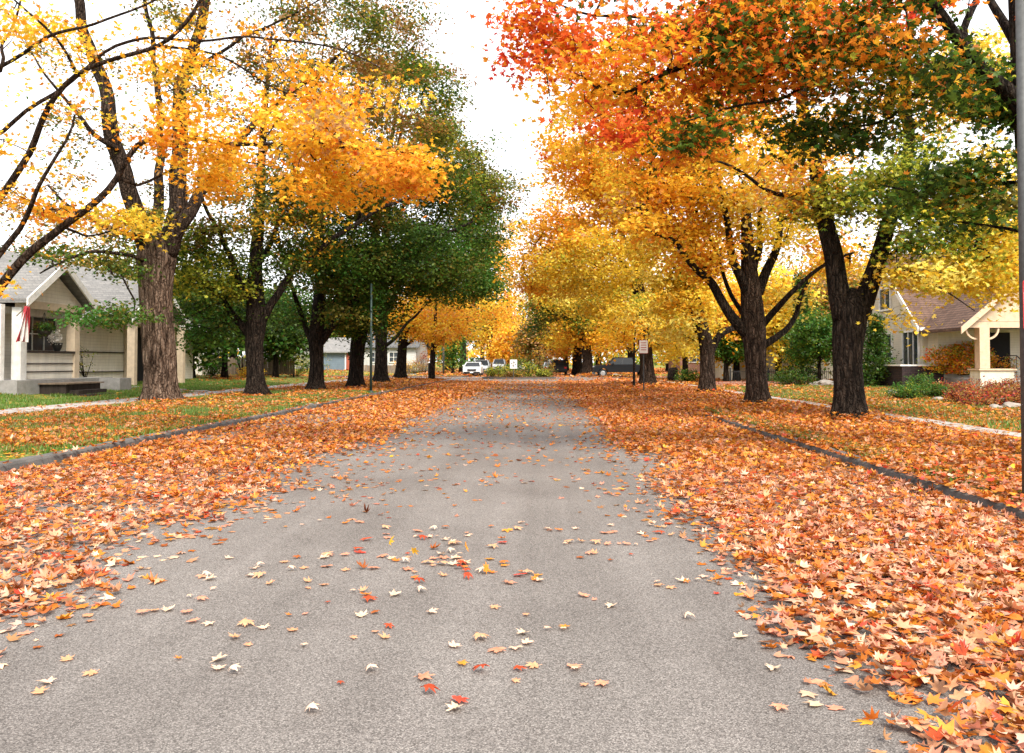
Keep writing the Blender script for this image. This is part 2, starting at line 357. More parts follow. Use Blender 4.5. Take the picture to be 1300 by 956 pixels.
tag(g.build('ground', M['grass']), kind='structure')
g = MB(); xs = [-140, XL-.15, XL, XR, XR+.15, 140]
g.add([(XL-.15, -12, 0), (XR+.15, -12, 0), (XR+.15, CY0, 0), (XL-.15, CY0, 0)], [(0, 1, 2, 3)])
g.add([(-140, CY0, 0), (140, CY0, 0), (140, CY1, 0), (-140, CY1, 0)], [(0, 1, 2, 3)])
g.add([(XL-.15, CY1, 0), (XR+.15, CY1, 0), (XR+.15, 420, 0), (XL-.15, 420, 0)], [(0, 1, 2, 3)])
tag(g.build('road', M['asphalt']), kind='structure')
block('lawn_terrain', -1, -12, CY0, M['grass']); block('lawn_terrain', 1, -12, CY0, M['grass'])
block('lawn_terrain', -1, CY1, 420, M['grass']); block('lawn_terrain', 1, CY1, 420, M['grass'])
# kerbs: broken concrete sections, a step of 0.13 m
def kerb(side, y0, y1):
    mb = MB(); y = y0; base = XL if side < 0 else XR; prev = 0
    while y < y1:
        ln = random.choice([1.2, 1.8, 2.4]); ln = min(ln, y1-y); n = max(2, int(ln/.15))
        tilt = random.uniform(-.012, .012); shift = random.uniform(-.018, .018); vs = []
        for i in range(n+1):
            yy = y+.006+(ln-.012)*i/n; w = .02*mnoise.noise(Vector((yy*2.5, side*9, 1))); w2 = .014*mnoise.noise(Vector((yy*5, side*7, 3)))
            a = base-side*.0+side*shift*.0
            prof = [(0+w, -.02), (.015+w+shift, .10+w2), (.045+w+shift, .135+tilt+w2), (.16+shift, .145+tilt+w2), (.17, -.02)]
            vs += [(a+side*px, yy, pz) for px, pz in prof]
        fs = [(i*5+j, i*5+j+1, (i+1)*5+j+1, (i+1)*5+j) for i in range(n) for j in range(4)]+[(0, 1, 2, 3, 4), tuple(n*5+j for j in (4, 3, 2, 1, 0))]
        mb.add(vs, fs); y += ln
    return mb
def kerb_all(side):
    mb = kerb(side, -12, CY0-4); base = XL if side < 0 else XR
    for (cy, s) in ((CY0, -1), (CY1, 1)):   # rounded returns
        cx = base+side*4.0; pts = []
        for k in range(13):
            a = R(90*k/12); pts.append((cx-side*4.0*math.cos(a), cy+s*4.0-s*4.0*math.sin(a)))
        pts += [(base+side*(4+q), cy) for q in range(4, 60, 4)]
        for (x0, y0), (x1, y1) in zip(pts[:-1], pts[1:]):
            mb.bar((x0, y0, .055), (x1, y1, .055), .16, .16)
    k2 = kerb(side, CY1+4, 200); mb.add(k2.v, k2.f)
    return mb
tag(kerb_all(-1).build('kerb', M['kerb']), kind='structure'); tag(kerb_all(1).build('kerb', M['kerb']), kind='structure')
def walk(x0, x1, y0, y1):
    mb = MB(); y = y0
    while y < y1:
        ye = min(y+1.5, y1); t = random.uniform(-.006, .01)
        mb.box(x0, x1, y+.008, ye-.008, gz(x0)-.1, gz((x0+x1)/2)+.03+t); y = ye
    return mb
for (a, b) in ((-13.8, -12.2), (7.15, 8.35)):
    m_ = walk(a, b, -12, CY0-2); m2 = walk(a, b, CY1+2, 180); m_.add(m2.v, m2.f)
    tag(m_.build('sidewalk', M['walk']), kind='structure')
mb = MB()
for k in range(7): mb.box(-12.15+k*.72, -12.15+(k+1)*.72-.015, 25.0+k*.05, 26.3+k*.05, .05, .19-.005*k, .004)
mb2 = walk(-19, -13.85, 31, 31.01)
for k in range(5): mb.box(-18.6+k*.96, -18.6+(k+1)*.96-.015, 33.3, 34.4, .1, gz(-18.6+k*.96+.5)+.04)
tag(mb.build('path', M['walk']), kind='structure')

# ------------------------------------------------------------------ trees
def smooth_path(pts, radii=None, step=.25):
    pts = [Vector(p) for p in pts]; n = len(pts)
    if radii is None: radii = [0]*n
    out = []; ro = []
    for i in range(n-1):
        p0 = pts[max(i-1, 0)]; p1 = pts[i]; p2 = pts[i+1]; p3 = pts[min(i+2, n-1)]
        m = max(1, int((p2-p1).length/step))
        for k in range(m):
            t = k/m; t2 = t*t; t3 = t2*t
            out.append(.5*((2*p1)+(p2-p0)*t+(2*p0-5*p1+4*p2-p3)*t2+(-p0+3*p1-3*p2+p3)*t3)); ro.append(radii[i]*(1-t)+radii[i+1]*t)
    out.append(pts[-1]); ro.append(radii[-1]); return out, ro
def pxpath(D, pts): return [P(p[0], p[1], D+(p[2] if len(p) > 2 else 0)) for p in pts]

def bark_disp(seed, amp, rscale=9, zs=.9):
    def f(a, t, p):
        q = Vector((math.cos(a)*rscale*.35+seed, math.sin(a)*rscale*.35, p.z*zs))
        v = mnoise.noise(q*1.0)*.6 + (1-abs(mnoise.noise(q*2.1))*2)*.4*1.0 + mnoise.noise(Vector((q.x*3, q.y*3, q.z*3)))*.35
        lump = mnoise.noise(Vector((math.cos(a)*.9+seed, math.sin(a)*.9, p.z*.6)))*.12
        return 1+amp*v+lump
    return f

LK, LS, CLUMP = 1.3, 1.3, .3
PM = dict(olive=1.6, brownol=1.45, dark=1.5, emer=1.3, yellow=.95, goldy=.92, orange=.88, red=.85, redor=.64, gbrown=.74, redgreen=.75, green=.9)
def grow(limb_nodes, blobs, D, seed, wiggle=.12, leafK=14, spread=.42, leafsize=.11, level=1, upn=.5, flat=.5, twig_r=.006):
    """limb_nodes: list of (pos, radius). Returns twig tube mesh data and leaf arrays"""
    leafK *= LK; leafsize *= LS; spread *= .78 if level else 1
    rs = np.random.default_rng(seed)
    node = [np.array(p) for p, r in limb_nodes]; nrad = [r for p, r in limb_nodes]; npar = [-1]*len(node)
    nbase = len(node); att = []; apal = []
    for b in blobs:
        px, py, dD, rx, ry, rd, n, pal = b[:8]; c = np.array(P(px, py, D+dD)); s = (D+dD)/FPX
        q = rs.normal(size=(n, 3)); q /= np.linalg.norm(q, axis=1, keepdims=True); q *= rs.uniform(.15, 1, (n, 1))**(1/2.2)
        ng = max(2, n//7); sub = q[:ng]; gi = rs.integers(0, ng, n); mr = min(rx*s, ry*s, rd)
        q2 = sub[gi]+rs.normal(size=(n, 3))*np.minimum(CLUMP/np.array([rx*s, rd, ry*s]), .45)*np.array([1.25, 1.25, .55])*max(.6, min(2.2, D/24)); q = np.where((rs.random(n) < .8)[:, None], q2, q)
        pts = c+q*np.array([rx*s, rd, ry*s]); att.append(pts); domc = pick(pal, ng)[gi]; apal += [(pal, b[8] if len(b) > 8 else 1.0, domc[i_]) for i_ in range(n)]
    att = np.concatenate(att)
    base = np.array(node)
    dist = np.array([np.min(np.sum((base-a)**2, axis=1)) for a in att]); order = np.argsort(dist)
    buf = np.zeros((nbase+len(att)*8, 3)); buf[:nbase] = base; cnt = nbase
    par = np.full(len(buf), -1); tips = []; paths = []
    for ai in order:
        a = att[ai]; d2 = np.sum((buf[:cnt]-a)**2, axis=1)
        j = int(np.argmin(d2)); dd = math.sqrt(d2[j])
        k = int(min(7, max(2, dd/.3)))
        s = buf[j]; mid = (s+a)/2; bow = rs.normal(0, wiggle*dd, 3); bow[2] += .12*dd; prev = j; path = [j]
        for i in range(1, k+1):
            t = i/k; p = s*(1-t)+a*t + bow*4*t*(1-t)*.6 + rs.normal(0, .02+.03*dd/k, 3)*(t < 1)
            buf[cnt] = p; par[cnt] = prev; prev = cnt; path.append(cnt); cnt += 1
        tips.append((prev, ai, path)); paths.append(path)
    # pipe-model radii
    load = np.zeros(cnt)
    for t, ai, path in tips: load[t] += 1
    for i in range(cnt-1, nbase-1, -1):
        if par[i] >= 0: load[par[i]] += load[i]
    rad = twig_r*np.power(np.maximum(load, 1), .47)
    mb = MB()
    for path in paths:
        j = path[0]; pts = [buf[i] for i in path]; rr = [min(rad[path[1]]*1.15, (nrad[j]*.9 if j < nbase else rad[j]))]+[rad[i] for i in path[1:]]
        rr[-1] *= .5
        mb.tube(pts, rr, 6 if rr[0] > .03 else 4, cap=False)
    # leaves
    P_, Nn, S_, Cc = [], [], [], []
    for t, ai, path in tips:
        pal, dens, dcol = apal[ai]; k = max(1, int(rs.poisson(leafK*dens*PM.get(pal, 1))))
        ii = rs.integers(max(1, len(path)//2), len(path), k) if len(path) > 2 else np.full(k, len(path)-1)
        base_ = buf[np.array(path)[ii]]; off = rs.normal(0, spread, (k, 3))*np.array([1, 1, flat]); off[:, 2] -= .05
        P_.append(base_+off)
        nn = rs.normal(size=(k, 3)); nn /= np.linalg.norm(nn, axis=1, keepdims=True); nn[:, 2] = np.abs(nn[:, 2])+upn; Nn.append(nn)
        S_.append(rs.uniform(.7, 1.2, k)*leafsize)
        c = pick(pal, k); use = rs.random(k) < .62; c[use] = dcol; Cc.append(c*rs.uniform(.85, 1.1))
    return mb, np.concatenate(P_), np.concatenate(Nn), np.concatenate(S_), jitter(np.concatenate(Cc))

NLEAF = 0; TRUNKS = []
def tree(name, label, D, trunk, limbs, blobs, group=None, bark='bark', nseg=28, amp=.07, trunk_step=.1, seed=1, flare=1.35, **kw):
    """trunk: [(px,py,r[,dD])...] first point = base; limbs: [(pts, r0, r1)]"""
    global NLEAF
    tp = [P(t[0], t[1], D+(t[3] if len(t) > 3 else 0)) for t in trunk]; tr = [t[2] for t in trunk]
    b = tp[0].copy(); b.z = gz(b.x); tp[0] = b - Vector((0, 0, .12))
    root = empty(name, (b.x, b.y, b.z), label, 'tree', group)
    pts, rr = smooth_path(tp, tr, trunk_step)
    rr = [r*(1+(flare-1)*math.exp(-max(0, (p.z-b.z))/.28)) for r, p in zip(rr, pts)]
    TRUNKS.append((b.x, b.y, tr[0])); b_z = b.z
    bd0 = bark_disp(seed*3.7, amp); nr = 5+seed % 3
    mb = MB(); mb.tube(pts, rr, nseg, lambda a, t, p: bd0(a, t, p)+.22*max(0, math.cos(a*nr+seed))*math.exp(-max(0, p.z-b_z)/.3))
    lm = MB(); nodes = [(p, r) for p, r in zip(pts, rr) if p.z > b.z+1.8][::3]
    for li, lb in enumerate(limbs):
        lp, r0, r1 = lb[:3]
        if seed == 3: r0 *= .8
        pp = pxpath(D, lp); n = len(pp); ra = [r0+(r1-r0)*(i/(n-1))**.8 for i in range(n)]
        q, qr = smooth_path(pp, ra, .2)
        q = [v+Vector((mnoise.noise(v*.9+Vector((seed, 0, 0))), mnoise.noise(v*.9+Vector((0, seed, 9))), mnoise.noise(v*.9+Vector((3, 0, seed)))))*.13*min(1, i/4) for i, v in enumerate(q)]
        lm.tube(q, qr, 14 if r0 > .08 else 8, bark_disp(seed+li, amp*.8)); nodes += [(v, r) for v, r in zip(q, qr)]
    off = tuple(root.location)
    mb.build('trunk', M[bark], root, True, off)
    tw, lp, ln, ls, lc = grow(nodes, blobs, D, seed, **kw)
    lm.add(tw.v, tw.f)
    if lm.v: lm.build('branches', M['bark'] if bark == 'bark_grey' or seed == 3 else M['bark_dark'], root, True, off)
    lv = kw.get('level', 1)
    V, Fc, Cl = leaf_arrays(lp-np.array(off), ln, ls, lc, lv, .35)
    npmesh('crown', V, Fc, M['leaf'], Cl, root); NLEAF += len(lp)
    return root

G_ST = 'mature street trees in the planting strips'
# --- left side
tree('maple_tree', 'nearest orange maple on the left, limbs reaching in from the left edge', 13,
     [(-165, 560, .42), (-160, 480, .36), (-150, 430, .34), (-150, 330, .22), (-130, 200, .17), (-110, 60, .1), (-90, -120, .05)],
     [([(-150, 440), (-60, 418), (0, 366), (40, 319), (80, 288), (115, 262), (150, 226), (180, 190), (230, 173, -.3), (300, 178, -.6), (360, 186, -.8), (440, 182, -1), (500, 192, -1.2), (535, 202, -1.3)], .11, .01),
      ([(150, 226), (175, 235, .3), (230, 215, .8), (300, 205, 1.2), (370, 215, 1.4)], .04, .01),
      ([(80, 288), (110, 300, .3), (140, 290, .6), (175, 270, .8)], .03, .008),
      ([(-60, 418), (0, 325, -.2), (25, 290, -.3), (45, 255, -.4), (62, 225, -.6), (82, 180, -.7), (90, 140, -.8)], .07, .015),
      ([(-150, 400), (-60, 330, .2), (0, 250, .3), (22, 212, .3), (45, 165, .2), (70, 128), (100, 97), (135, 82), (200, 58), (250, 15), (275, -30)], .08, .025),
      ([(-140, 260), (-60, 200), (0, 162, .5), (50, 130, .5), (110, 92, .6), (180, 45, .5), (250, 52, .2), (330, 50), (420, 60, -.5), (480, 90, -.8)], .06, .01),
      ([(-130, 200), (-60, 130), (0, 90, -.5), (60, 52, -.7), (120, 32, -.8), (185, 2, -.8), (260, -40, -.8)], .05, .012),
      ([(0, 90), (15, 40, 1), (30, -10, 1)], .04, .015),
      ([(100, 97), (75, 55, -.5), (40, 20, -.8), (0, -20, -1)], .035, .012),
      ([(200, 58), (270, 70, .4), (340, 110, .8), (420, 130, 1), (490, 140, 1.1)], .03, .01)],
     [(320, 165, 0, 120, 42, 1.6, 78, 'goldy'), (430, 190, -.6, 95, 40, 1.4, 80, 'goldy'), (510, 212, -1.1, 40, 26, .9, 40, 'orange'), (420, 235, -.4, 60, 24, .9, 34, 'orange'),
      (270, 205, .5, 60, 34, 1.2, 38, 'goldy'), (385, 135, .3, 90, 20, 1.4, 26, 'orange'), (60, 60, 0, 90, 60, 1.6, 44, 'goldy', .42), (160, 130, 0, 90, 55, 1.6, 40, 'goldy', .42),
      (220, 40, .4, 90, 45, 1.4, 30, 'goldy', .42), (330, 70, .4, 110, 45, 1.4, 34, 'goldy', .5), (450, 100, .2, 70, 35, 1.2, 26, 'orange', .6), (20, 20, 0, 50, 40, 1.2, 24, 'goldy', .8),
      (130, 268, .4, 70, 24, 1.0, 18, 'orange', .6), (175, 280, .5, 24, 34, .6, 14, 'yellow', .8), (8, 370, 0, 16, 34, .5, 6, 'orange', .7), (20, 170, 0, 50, 60, 1.3, 18, 'goldy', .5), (50, 270, 0, 60, 30, 1, 14, 'orange', .5),
      (200, -110, 0, 260, 70, 2.4, 60, 'goldy', .8), (-150, 60, 0, 120, 150, 2.5, 60, 'goldy', .8)],
     G_ST, 'bark', seed=3, leafK=24, spread=.23, leafsize=.105, level=0, flat=.4, twig_r=.0032)
tree('street_tree', 'huge grey-brown shaggy-barked trunk standing beside the left sidewalk in front of the grey house', 26.2,
     [(205, 510, .50), (203, 470, .47), (200, 420, .47), (198, 370, .5), (199, 330, .60), (201, 312, .5), (201, 300, .3), (201, 292, .08)],
     [([(190, 325), (180, 285), (160, 230, -.5), (143, 165, -1), (127, 100, -1), (104, 30, -1), (90, -60, -1)], .34, .13),
      ([(210, 322), (220, 285), (224, 220), (228, 150, .3), (238, 85, .6), (262, 10, 1), (275, -70, 1)], .36, .12),
      ([(212, 315), (236, 275), (258, 240, .8), (290, 195, 1.5), (330, 150, 2.2), (380, 110, 2.6), (430, 70, 2.8)], .26, .05),
      ([(195, 318), (170, 300, -.8), (140, 290, -1.4), (100, 270, -1.8), (60, 235, -2)], .13, .03),
      ([(202, 322), (200, 250, 1.5), (205, 170, 2.5), (195, 80, 3), (180, -20, 3)], .2, .06),
      ([(196, 340), (165, 322, -1), (120, 318, -1.8), (80, 330, -2.3), (50, 345, -2.6)], .08, .02),
      ([(232, 100, .6), (290, 60, .6), (350, 30, .6), (410, 0, .6)], .08, .02),
      ([(150, 190, -1), (110, 160, -2), (70, 110, -2.6), (30, 60, -3)], .09, .02)],
     [(150, 150, 0, 110, 100, 3, 80, 'brownol', .55), (260, 70, 0, 110, 80, 3, 90, 'brownol', .7), (110, 280, -1.5, 100, 30, 2, 70, 'brownol', .9), (40, 250, -2, 60, 40, 1.6, 34, 'brownol', .6),
      (300, 235, 1, 60, 45, 2, 40, 'brownol', .8), (390, 60, 2, 90, 70, 2.5, 95, 'brownol', .9), (420, 10, 2, 90, 60, 2.5, 60, 'olive', .9), (135, 398, -2.4, 44, 13, 1.0, 46, 'green', 1.2), (50, 325, -2.4, 34, 12, 1.2, 26, 'gbrown', 1),
      (152, 345, -1.5, 26, 16, 1.2, 24, 'green', 1), (150, -80, 0, 260, 90, 4, 130, 'olive', .8)],
     G_ST, 'bark_grey', 72, .12, .06, seed=5, flare=1.25, leafK=20, spread=.33, leafsize=.115, level=1, twig_r=.005)
tree('street_tree', 'dark forked tree just right of the shaggy-barked trunk, a low limb bending left', 30.5,
     [(325, 503, .36), (324, 470, .32), (323, 435, .33), (325, 405, .38), (324, 350, .26), (329, 270, .2), (332, 200, .15), (338, 120, .09), (345, 40, .04)],
     [([(318, 425), (300, 405), (283, 384), (262, 362), (243, 354), (226, 346, -.3)], .17, .05), ([(328, 415), (352, 376), (376, 342, .5), (420, 305, 1), (470, 272, 1.5), (520, 250, 2)], .18, .05),
      ([(320, 395), (303, 350, -1), (283, 305, -1.6), (262, 262, -2), (250, 220, -2)], .14, .04), ([(326, 340), (350, 290, 1.6), (370, 220, 2.5), (395, 140, 3), (410, 60, 3)], .12, .03), ([(283, 384), (262, 390, -1), (240, 405, -1.5)], .04, .015)],
     [(265, 350, -.5, 60, 45, 2.2, 150, 'ygreen', 1.2), (260, 305, -1, 50, 30, 2, 70, 'olive', .9), (350, 300, 0, 60, 50, 3, 110, 'olive', 1), (260, 405, 0, 40, 32, 2, 60, 'green', 1), (300, 400, 2, 40, 30, 2, 50, 'green', 1),
      (340, 240, 0, 70, 40, 3, 90, 'olive', .8), (420, 220, 1.5, 60, 60, 3, 90, 'brownol', 1), (430, 120, 2.5, 70, 60, 3, 110, 'brownol', .9), (360, 340, 1, 55, 30, 2, 70, 'green', 1), (355, 120, 0, 70, 60, 3, 60, 'brownol', .7), (400, -40, 2, 120, 90, 4, 90, 'olive', .8)],
     G_ST, 'bark_dark', 32, .06, .12, seed=11, leafK=24, spread=.42, leafsize=.13, level=1, flare=1.5)
tree('street_tree', 'dark two-armed green tree, third trunk from the left in the left planting strip', 36.5,
     [(401, 496, .33), (402, 460, .3), (402, 425, .34), (407, 350, .24), (406, 280, .18), (412, 200, .12), (420, 110, .05)],
     [([(398, 440), (384, 405), (372, 370, -1), (360, 330, -2), (350, 290, -2.5)], .15, .04), ([(406, 435), (432, 402), (462, 368, .5), (505, 334, 1), (560, 300, 1.5), (600, 280, 2)], .2, .04), ([(406, 380), (430, 330, -1), (460, 270, -2), (480, 200, -2)], .12, .03)],
     [(400, 330, -1, 50, 45, 3, 100, 'dark', 1.1), (450, 340, 0, 60, 50, 3, 150, 'dark', 1.2), (510, 320, 1, 55, 50, 3, 130, 'dark', 1.2), (420, 260, 0, 60, 50, 3, 110, 'dark', 1.1), (480, 240, 0, 60, 60, 3.5, 130, 'olive', 1), (470, 150, 0, 70, 60, 3.5, 110, 'brownol', .9),
      (500, 60, 0, 50, 60, 3, 70, 'brownol', .8), (370, 400, 0, 40, 18, 2, 36, 'green', 1), (430, 400, .5, 60, 16, 2, 60, 'dark', 1.1), (450, -40, 0, 110, 80, 4, 70, 'olive', .8)],
     G_ST, 'bark_dark', 28, .06, .14, seed=13, leafK=24, spread=.45, leafsize=.14, level=1, flare=1.5)
tree('street_tree', 'dark green leaning tree beside the green metal post on the left', 41,
     [(451, 492, .38), (453, 450, .34), (457, 420, .36), (468, 350, .26), (480, 270, .18), (495, 190, .1), (510, 100, .05)],
     [([(456, 425), (440, 390, -1), (428, 350, -2)], .14, .05), ([(462, 400), (500, 350, 1), (545, 310, 1.5), (590, 290, 2)], .18, .04), ([(475, 320), (520, 250, -1), (550, 180, -1)], .12, .03)],
     [(540, 330, 0, 55, 45, 3.5, 160, 'dark', 1.2), (580, 300, 1, 45, 55, 3, 130, 'green', 1.1), (520, 260, 0, 60, 55, 3.5, 130, 'olive', 1.1), (555, 200, 0, 48, 55, 3.5, 130, 'olive', 1), (530, 120, 0, 50, 55, 3.5, 110, 'olive', .9), (515, 50, 0, 34, 45, 3, 50, 'brownol', .7),
      (480, 340, -1, 50, 45, 3, 100, 'dark', 1.2), (460, 392, 0, 50, 26, 3, 90, 'dark', 1.2), (470, 425, 1, 40, 16, 2, 36, 'dark', 1)],
     G_ST, 'bark_dark', 24, .06, .16, seed=17, leafK=24, spread=.5, leafsize=.16, level=1, flare=1.5)
tree('street_tree', 'dark straight tree with a long rising right limb, just right of the green post', 52,
     [(484, 485, .42), (484, 450, .38), (484, 415, .36), (488, 340, .25), (495, 250, .15), (510, 160, .07)],
     [([(488, 440), (505, 425), (525, 403, .5), (548, 380, 1), (575, 350, 1.5)], .13, .04), ([(487, 400), (520, 340, 2), (560, 270, 3), (590, 200, 3)], .2, .05)],
     [(585, 355, 0, 45, 34, 3.5, 120, 'emer', 1.2), (610, 330, 1, 30, 40, 3, 90, 'emer', 1.1), (612, 270, 1, 34, 50, 3.5, 120, 'olive', 1.1), (582, 215, 0, 40, 48, 4, 130, 'olive', 1), (540, 130, 0, 50, 60, 4, 80, 'olive', .9), (540, 370, 0, 30, 30, 2.5, 50, 'goldy', 1), (616, 245, 0, 20, 34, 3, 60, 'olive', .9)],
     G_ST, 'bark_dark', 20, .05, .2, seed=19, leafK=24, spread=.55, leafsize=.19, level=2, flare=1.4)
tree('street_tree', 'golden orange maple on the left near the crossing', 64,
     [(508, 480, .42), (510, 455, .38), (512, 430, .36), (520, 390, .2), (530, 340, .1)],
     [([(512, 440), (540, 420), (565, 400)], .14, .04), ([(511, 435), (495, 405), (485, 375)], .14, .04), ([(565, 400), (600, 375, 1), (625, 345, 2), (638, 310, 2)], .08, .02)],
     [(545, 400, 0, 46, 30, 3.5, 150, 'goldy', 1.1), (560, 420, -.5, 32, 20, 2.5, 80, 'goldy', 1.1), (520, 412, 0, 36, 20, 3, 80, 'goldy', 1.1), (530, 360, 0, 40, 34, 4, 110, 'goldy', 1), (600, 392, 2, 30, 24, 3, 60, 'goldy', 1), (628, 345, 2, 24, 34, 3, 70, 'goldy', 1), (640, 300, 2, 18, 22, 2.6, 34, 'goldy', .9)],
     G_ST, 'bark_dark', 16, .05, .3, seed=23, leafK=26, spread=.55, leafsize=.2, level=2, flare=1.4)
tree('street_tree', 'slim dark-trunked yellow tree beside the grey bollard at the left corner', 60,
     [(548, 481, .22), (549, 460, .2), (550, 438, .18), (553, 400, .1), (556, 360, .05)], [([(550, 445), (565, 425), (580, 405)], .08, .03)],
     [(560, 425, 0, 26, 16, 2.2, 60, 'goldy', 1), (578, 405, 1, 26, 26, 2.5, 70, 'goldy', 1)], None, 'bark_dark', 12, .05, .3, seed=24, leafK=22, spread=.5, leafsize=.19, level=2)
# --- right side
tree('maple_tree', 'nearest maple with red and green leaves, trunk at the right edge beside the sign pole', 11,
     [(1372, 578, .32), (1362, 480, .28), (1346, 350, .28), (1324, 240, .26), (1312, 160, .22), (1300, 60, .16), (1292, -40, .12), (1285, -150, .06), (1282, -260, .015)],
     [([(1318, 200), (1290, 125, -.3), (1262, 92, -.4), (1236, 66, -.5), (1185, 10, -.7), (1150, -30, -.8)], .13, .05), ([(1240, 70, -.4), (1222, 38), (1245, -10, .3)], .06, .04), ([(1312, 110), (1288, 40, .3), (1262, -5, .6)], .09, .05),
      ([(1316, 180), (1270, 140, .5), (1180, 105, .7), (1060, 70, .8), (950, 60, .6), (871, 84, .3), (831, 100, .2), (790, 119, .1), (757, 115), (740, 103)], .09, .008),
      ([(950, 60, .6), (880, 30, 1), (814, 20, 1.2), (757, 20, 1.2), (700, 2, 1.2), (660, 20, 1.1)], .04, .008),
      ([(1060, 70, .8), (1000, 120, .2), (930, 140, -.2), (870, 160, -.3)], .035, .008), ([(1322, 240), (1270, 235, .6), (1200, 245, 1), (1120, 230, 1.2)], .05, .012),
      ([(1180, 105, .7), (1120, 150, .2), (1060, 165)], .03, .01), ([(1330, 300), (1280, 290, .5), (1220, 280, .8)], .04, .01)],
     [(750, 50, .3, 90, 50, 1.2, 76, 'redor', .85), (672, 42, .6, 32, 38, .7, 26, 'red', 1), (840, 98, .2, 80, 50, 1.2, 80, 'redor', .9), (780, 165, 0, 38, 18, .7, 13, 'red', .8), (725, 140, .6, 55, 60, 1, 26, 'orange', .8), (890, 30, .3, 80, 45, 1.3, 60, 'redgreen', 1),
      (955, 85, .3, 80, 60, 1.4, 110, 'redgreen', 1.1), (870, 165, 0, 50, 26, .9, 34, 'redgreen', 1), (1050, 85, .3, 95, 60, 1.6, 120, 'gbrown', .85), (1160, 125, .2, 90, 50, 1.6, 105, 'gbrown', .75), (1000, 20, .3, 90, 30, 1.3, 60, 'redgreen', 1), (1120, 30, .2, 70, 30, 1.3, 60, 'redgreen', 1),
      (1235, 190, .4, 60, 50, 1.4, 56, 'gbrown', .75), (1210, 255, .7, 80, 34, 1.2, 50, 'green', .75), (1270, 120, .6, 40, 50, 1, 34, 'green', 1), (1060, 165, .2, 60, 24, 1, 30, 'green', 1), (1180, -20, 0, 50, 30, 1, 20, 'red', 1),
      (900, -120, .5, 300, 90, 2.2, 130, 'redgreen', 1)],
     G_ST, 'bark_dark', 32, .06, .1, seed=31, leafK=24, spread=.22, leafsize=.11, level=0, flat=.45, twig_r=.003, flare=1.4)
tree('maple_tree', 'forked dark maple standing in deep orange leaves in front of the brown-roofed house', 18.3,
     [(1079, 533, .31), (1078, 500, .29), (1076, 460, .29), (1078, 420, .33), (1080, 392, .34), (1082, 376, .22), (1084, 366, .06)],
     [([(1072, 405), (1063, 360), (1050, 310), (1040, 260), (1027, 190), (1021, 120, .3), (1018, 30, .5), (1015, -60, .5)], .25, .09), ([(1090, 402), (1106, 352), (1124, 300), (1140, 245), (1150, 180, -.2), (1152, 100, -.4), (1160, 0, -.6)], .23, .08),
      ([(1032, 250), (1000, 244, -.3), (975, 235, -.5), (930, 215, -.9), (900, 204, -1.2)], .07, .02), ([(1024, 200), (985, 180, .3), (950, 165, .5), (915, 150, .8)], .07, .02), ([(1021, 210), (990, 160, .8), (965, 135, 1.4), (930, 130, 2)], .05, .015),
      ([(1143, 240), (1170, 262, -.6), (1200, 270, -1), (1240, 300, -1.3)], .06, .015), ([(1112, 345), (1145, 340, -1), (1190, 365, -1.6), (1235, 395, -2)], .035, .008), ([(1118, 330), (1160, 310, .6), (1210, 310, 1), (1260, 330, 1.2)], .05, .012), ([(1150, 170), (1200, 120, .8), (1250, 90, 1.4)], .07, .02)],
     [(1000, 220, 0, 60, 50, 2, 80, 'goldy', .9), (1090, 245, -.5, 80, 34, 1.6, 110, 'ygreen', 1), (1205, 290, -.8, 75, 34, 1.6, 130, 'ygreen', 1), (1150, 210, 0, 60, 50, 2, 70, 'ygreen', .9), (1200, 345, -.6, 62, 24, 1.3, 70, 'yellow', 1.1), (1262, 330, 0, 42, 52, 1.5, 110, 'yellow', 1.2),
      (1160, 340, -1, 40, 22, 1, 26, 'yellow', .9), (1250, 95, 1.6, 70, 60, 1.5, 120, 'yellow', 1), (1120, 130, 1, 90, 60, 2, 60, 'goldy', .8), (940, 170, .8, 60, 50, 1.6, 60, 'goldy', .9), (1270, 220, 1, 40, 50, 1.5, 60, 'yellow', .9), (1050, -60, 0, 200, 90, 3, 120, 'goldy', .9), (1140, 400, -1, 34, 22, .9, 9, 'yellow', .5)],
     G_ST, 'bark_dark', 48, .08, .08, seed=37, leafK=24, spread=.28, leafsize=.12, level=0, flare=1.45, twig_r=.004)
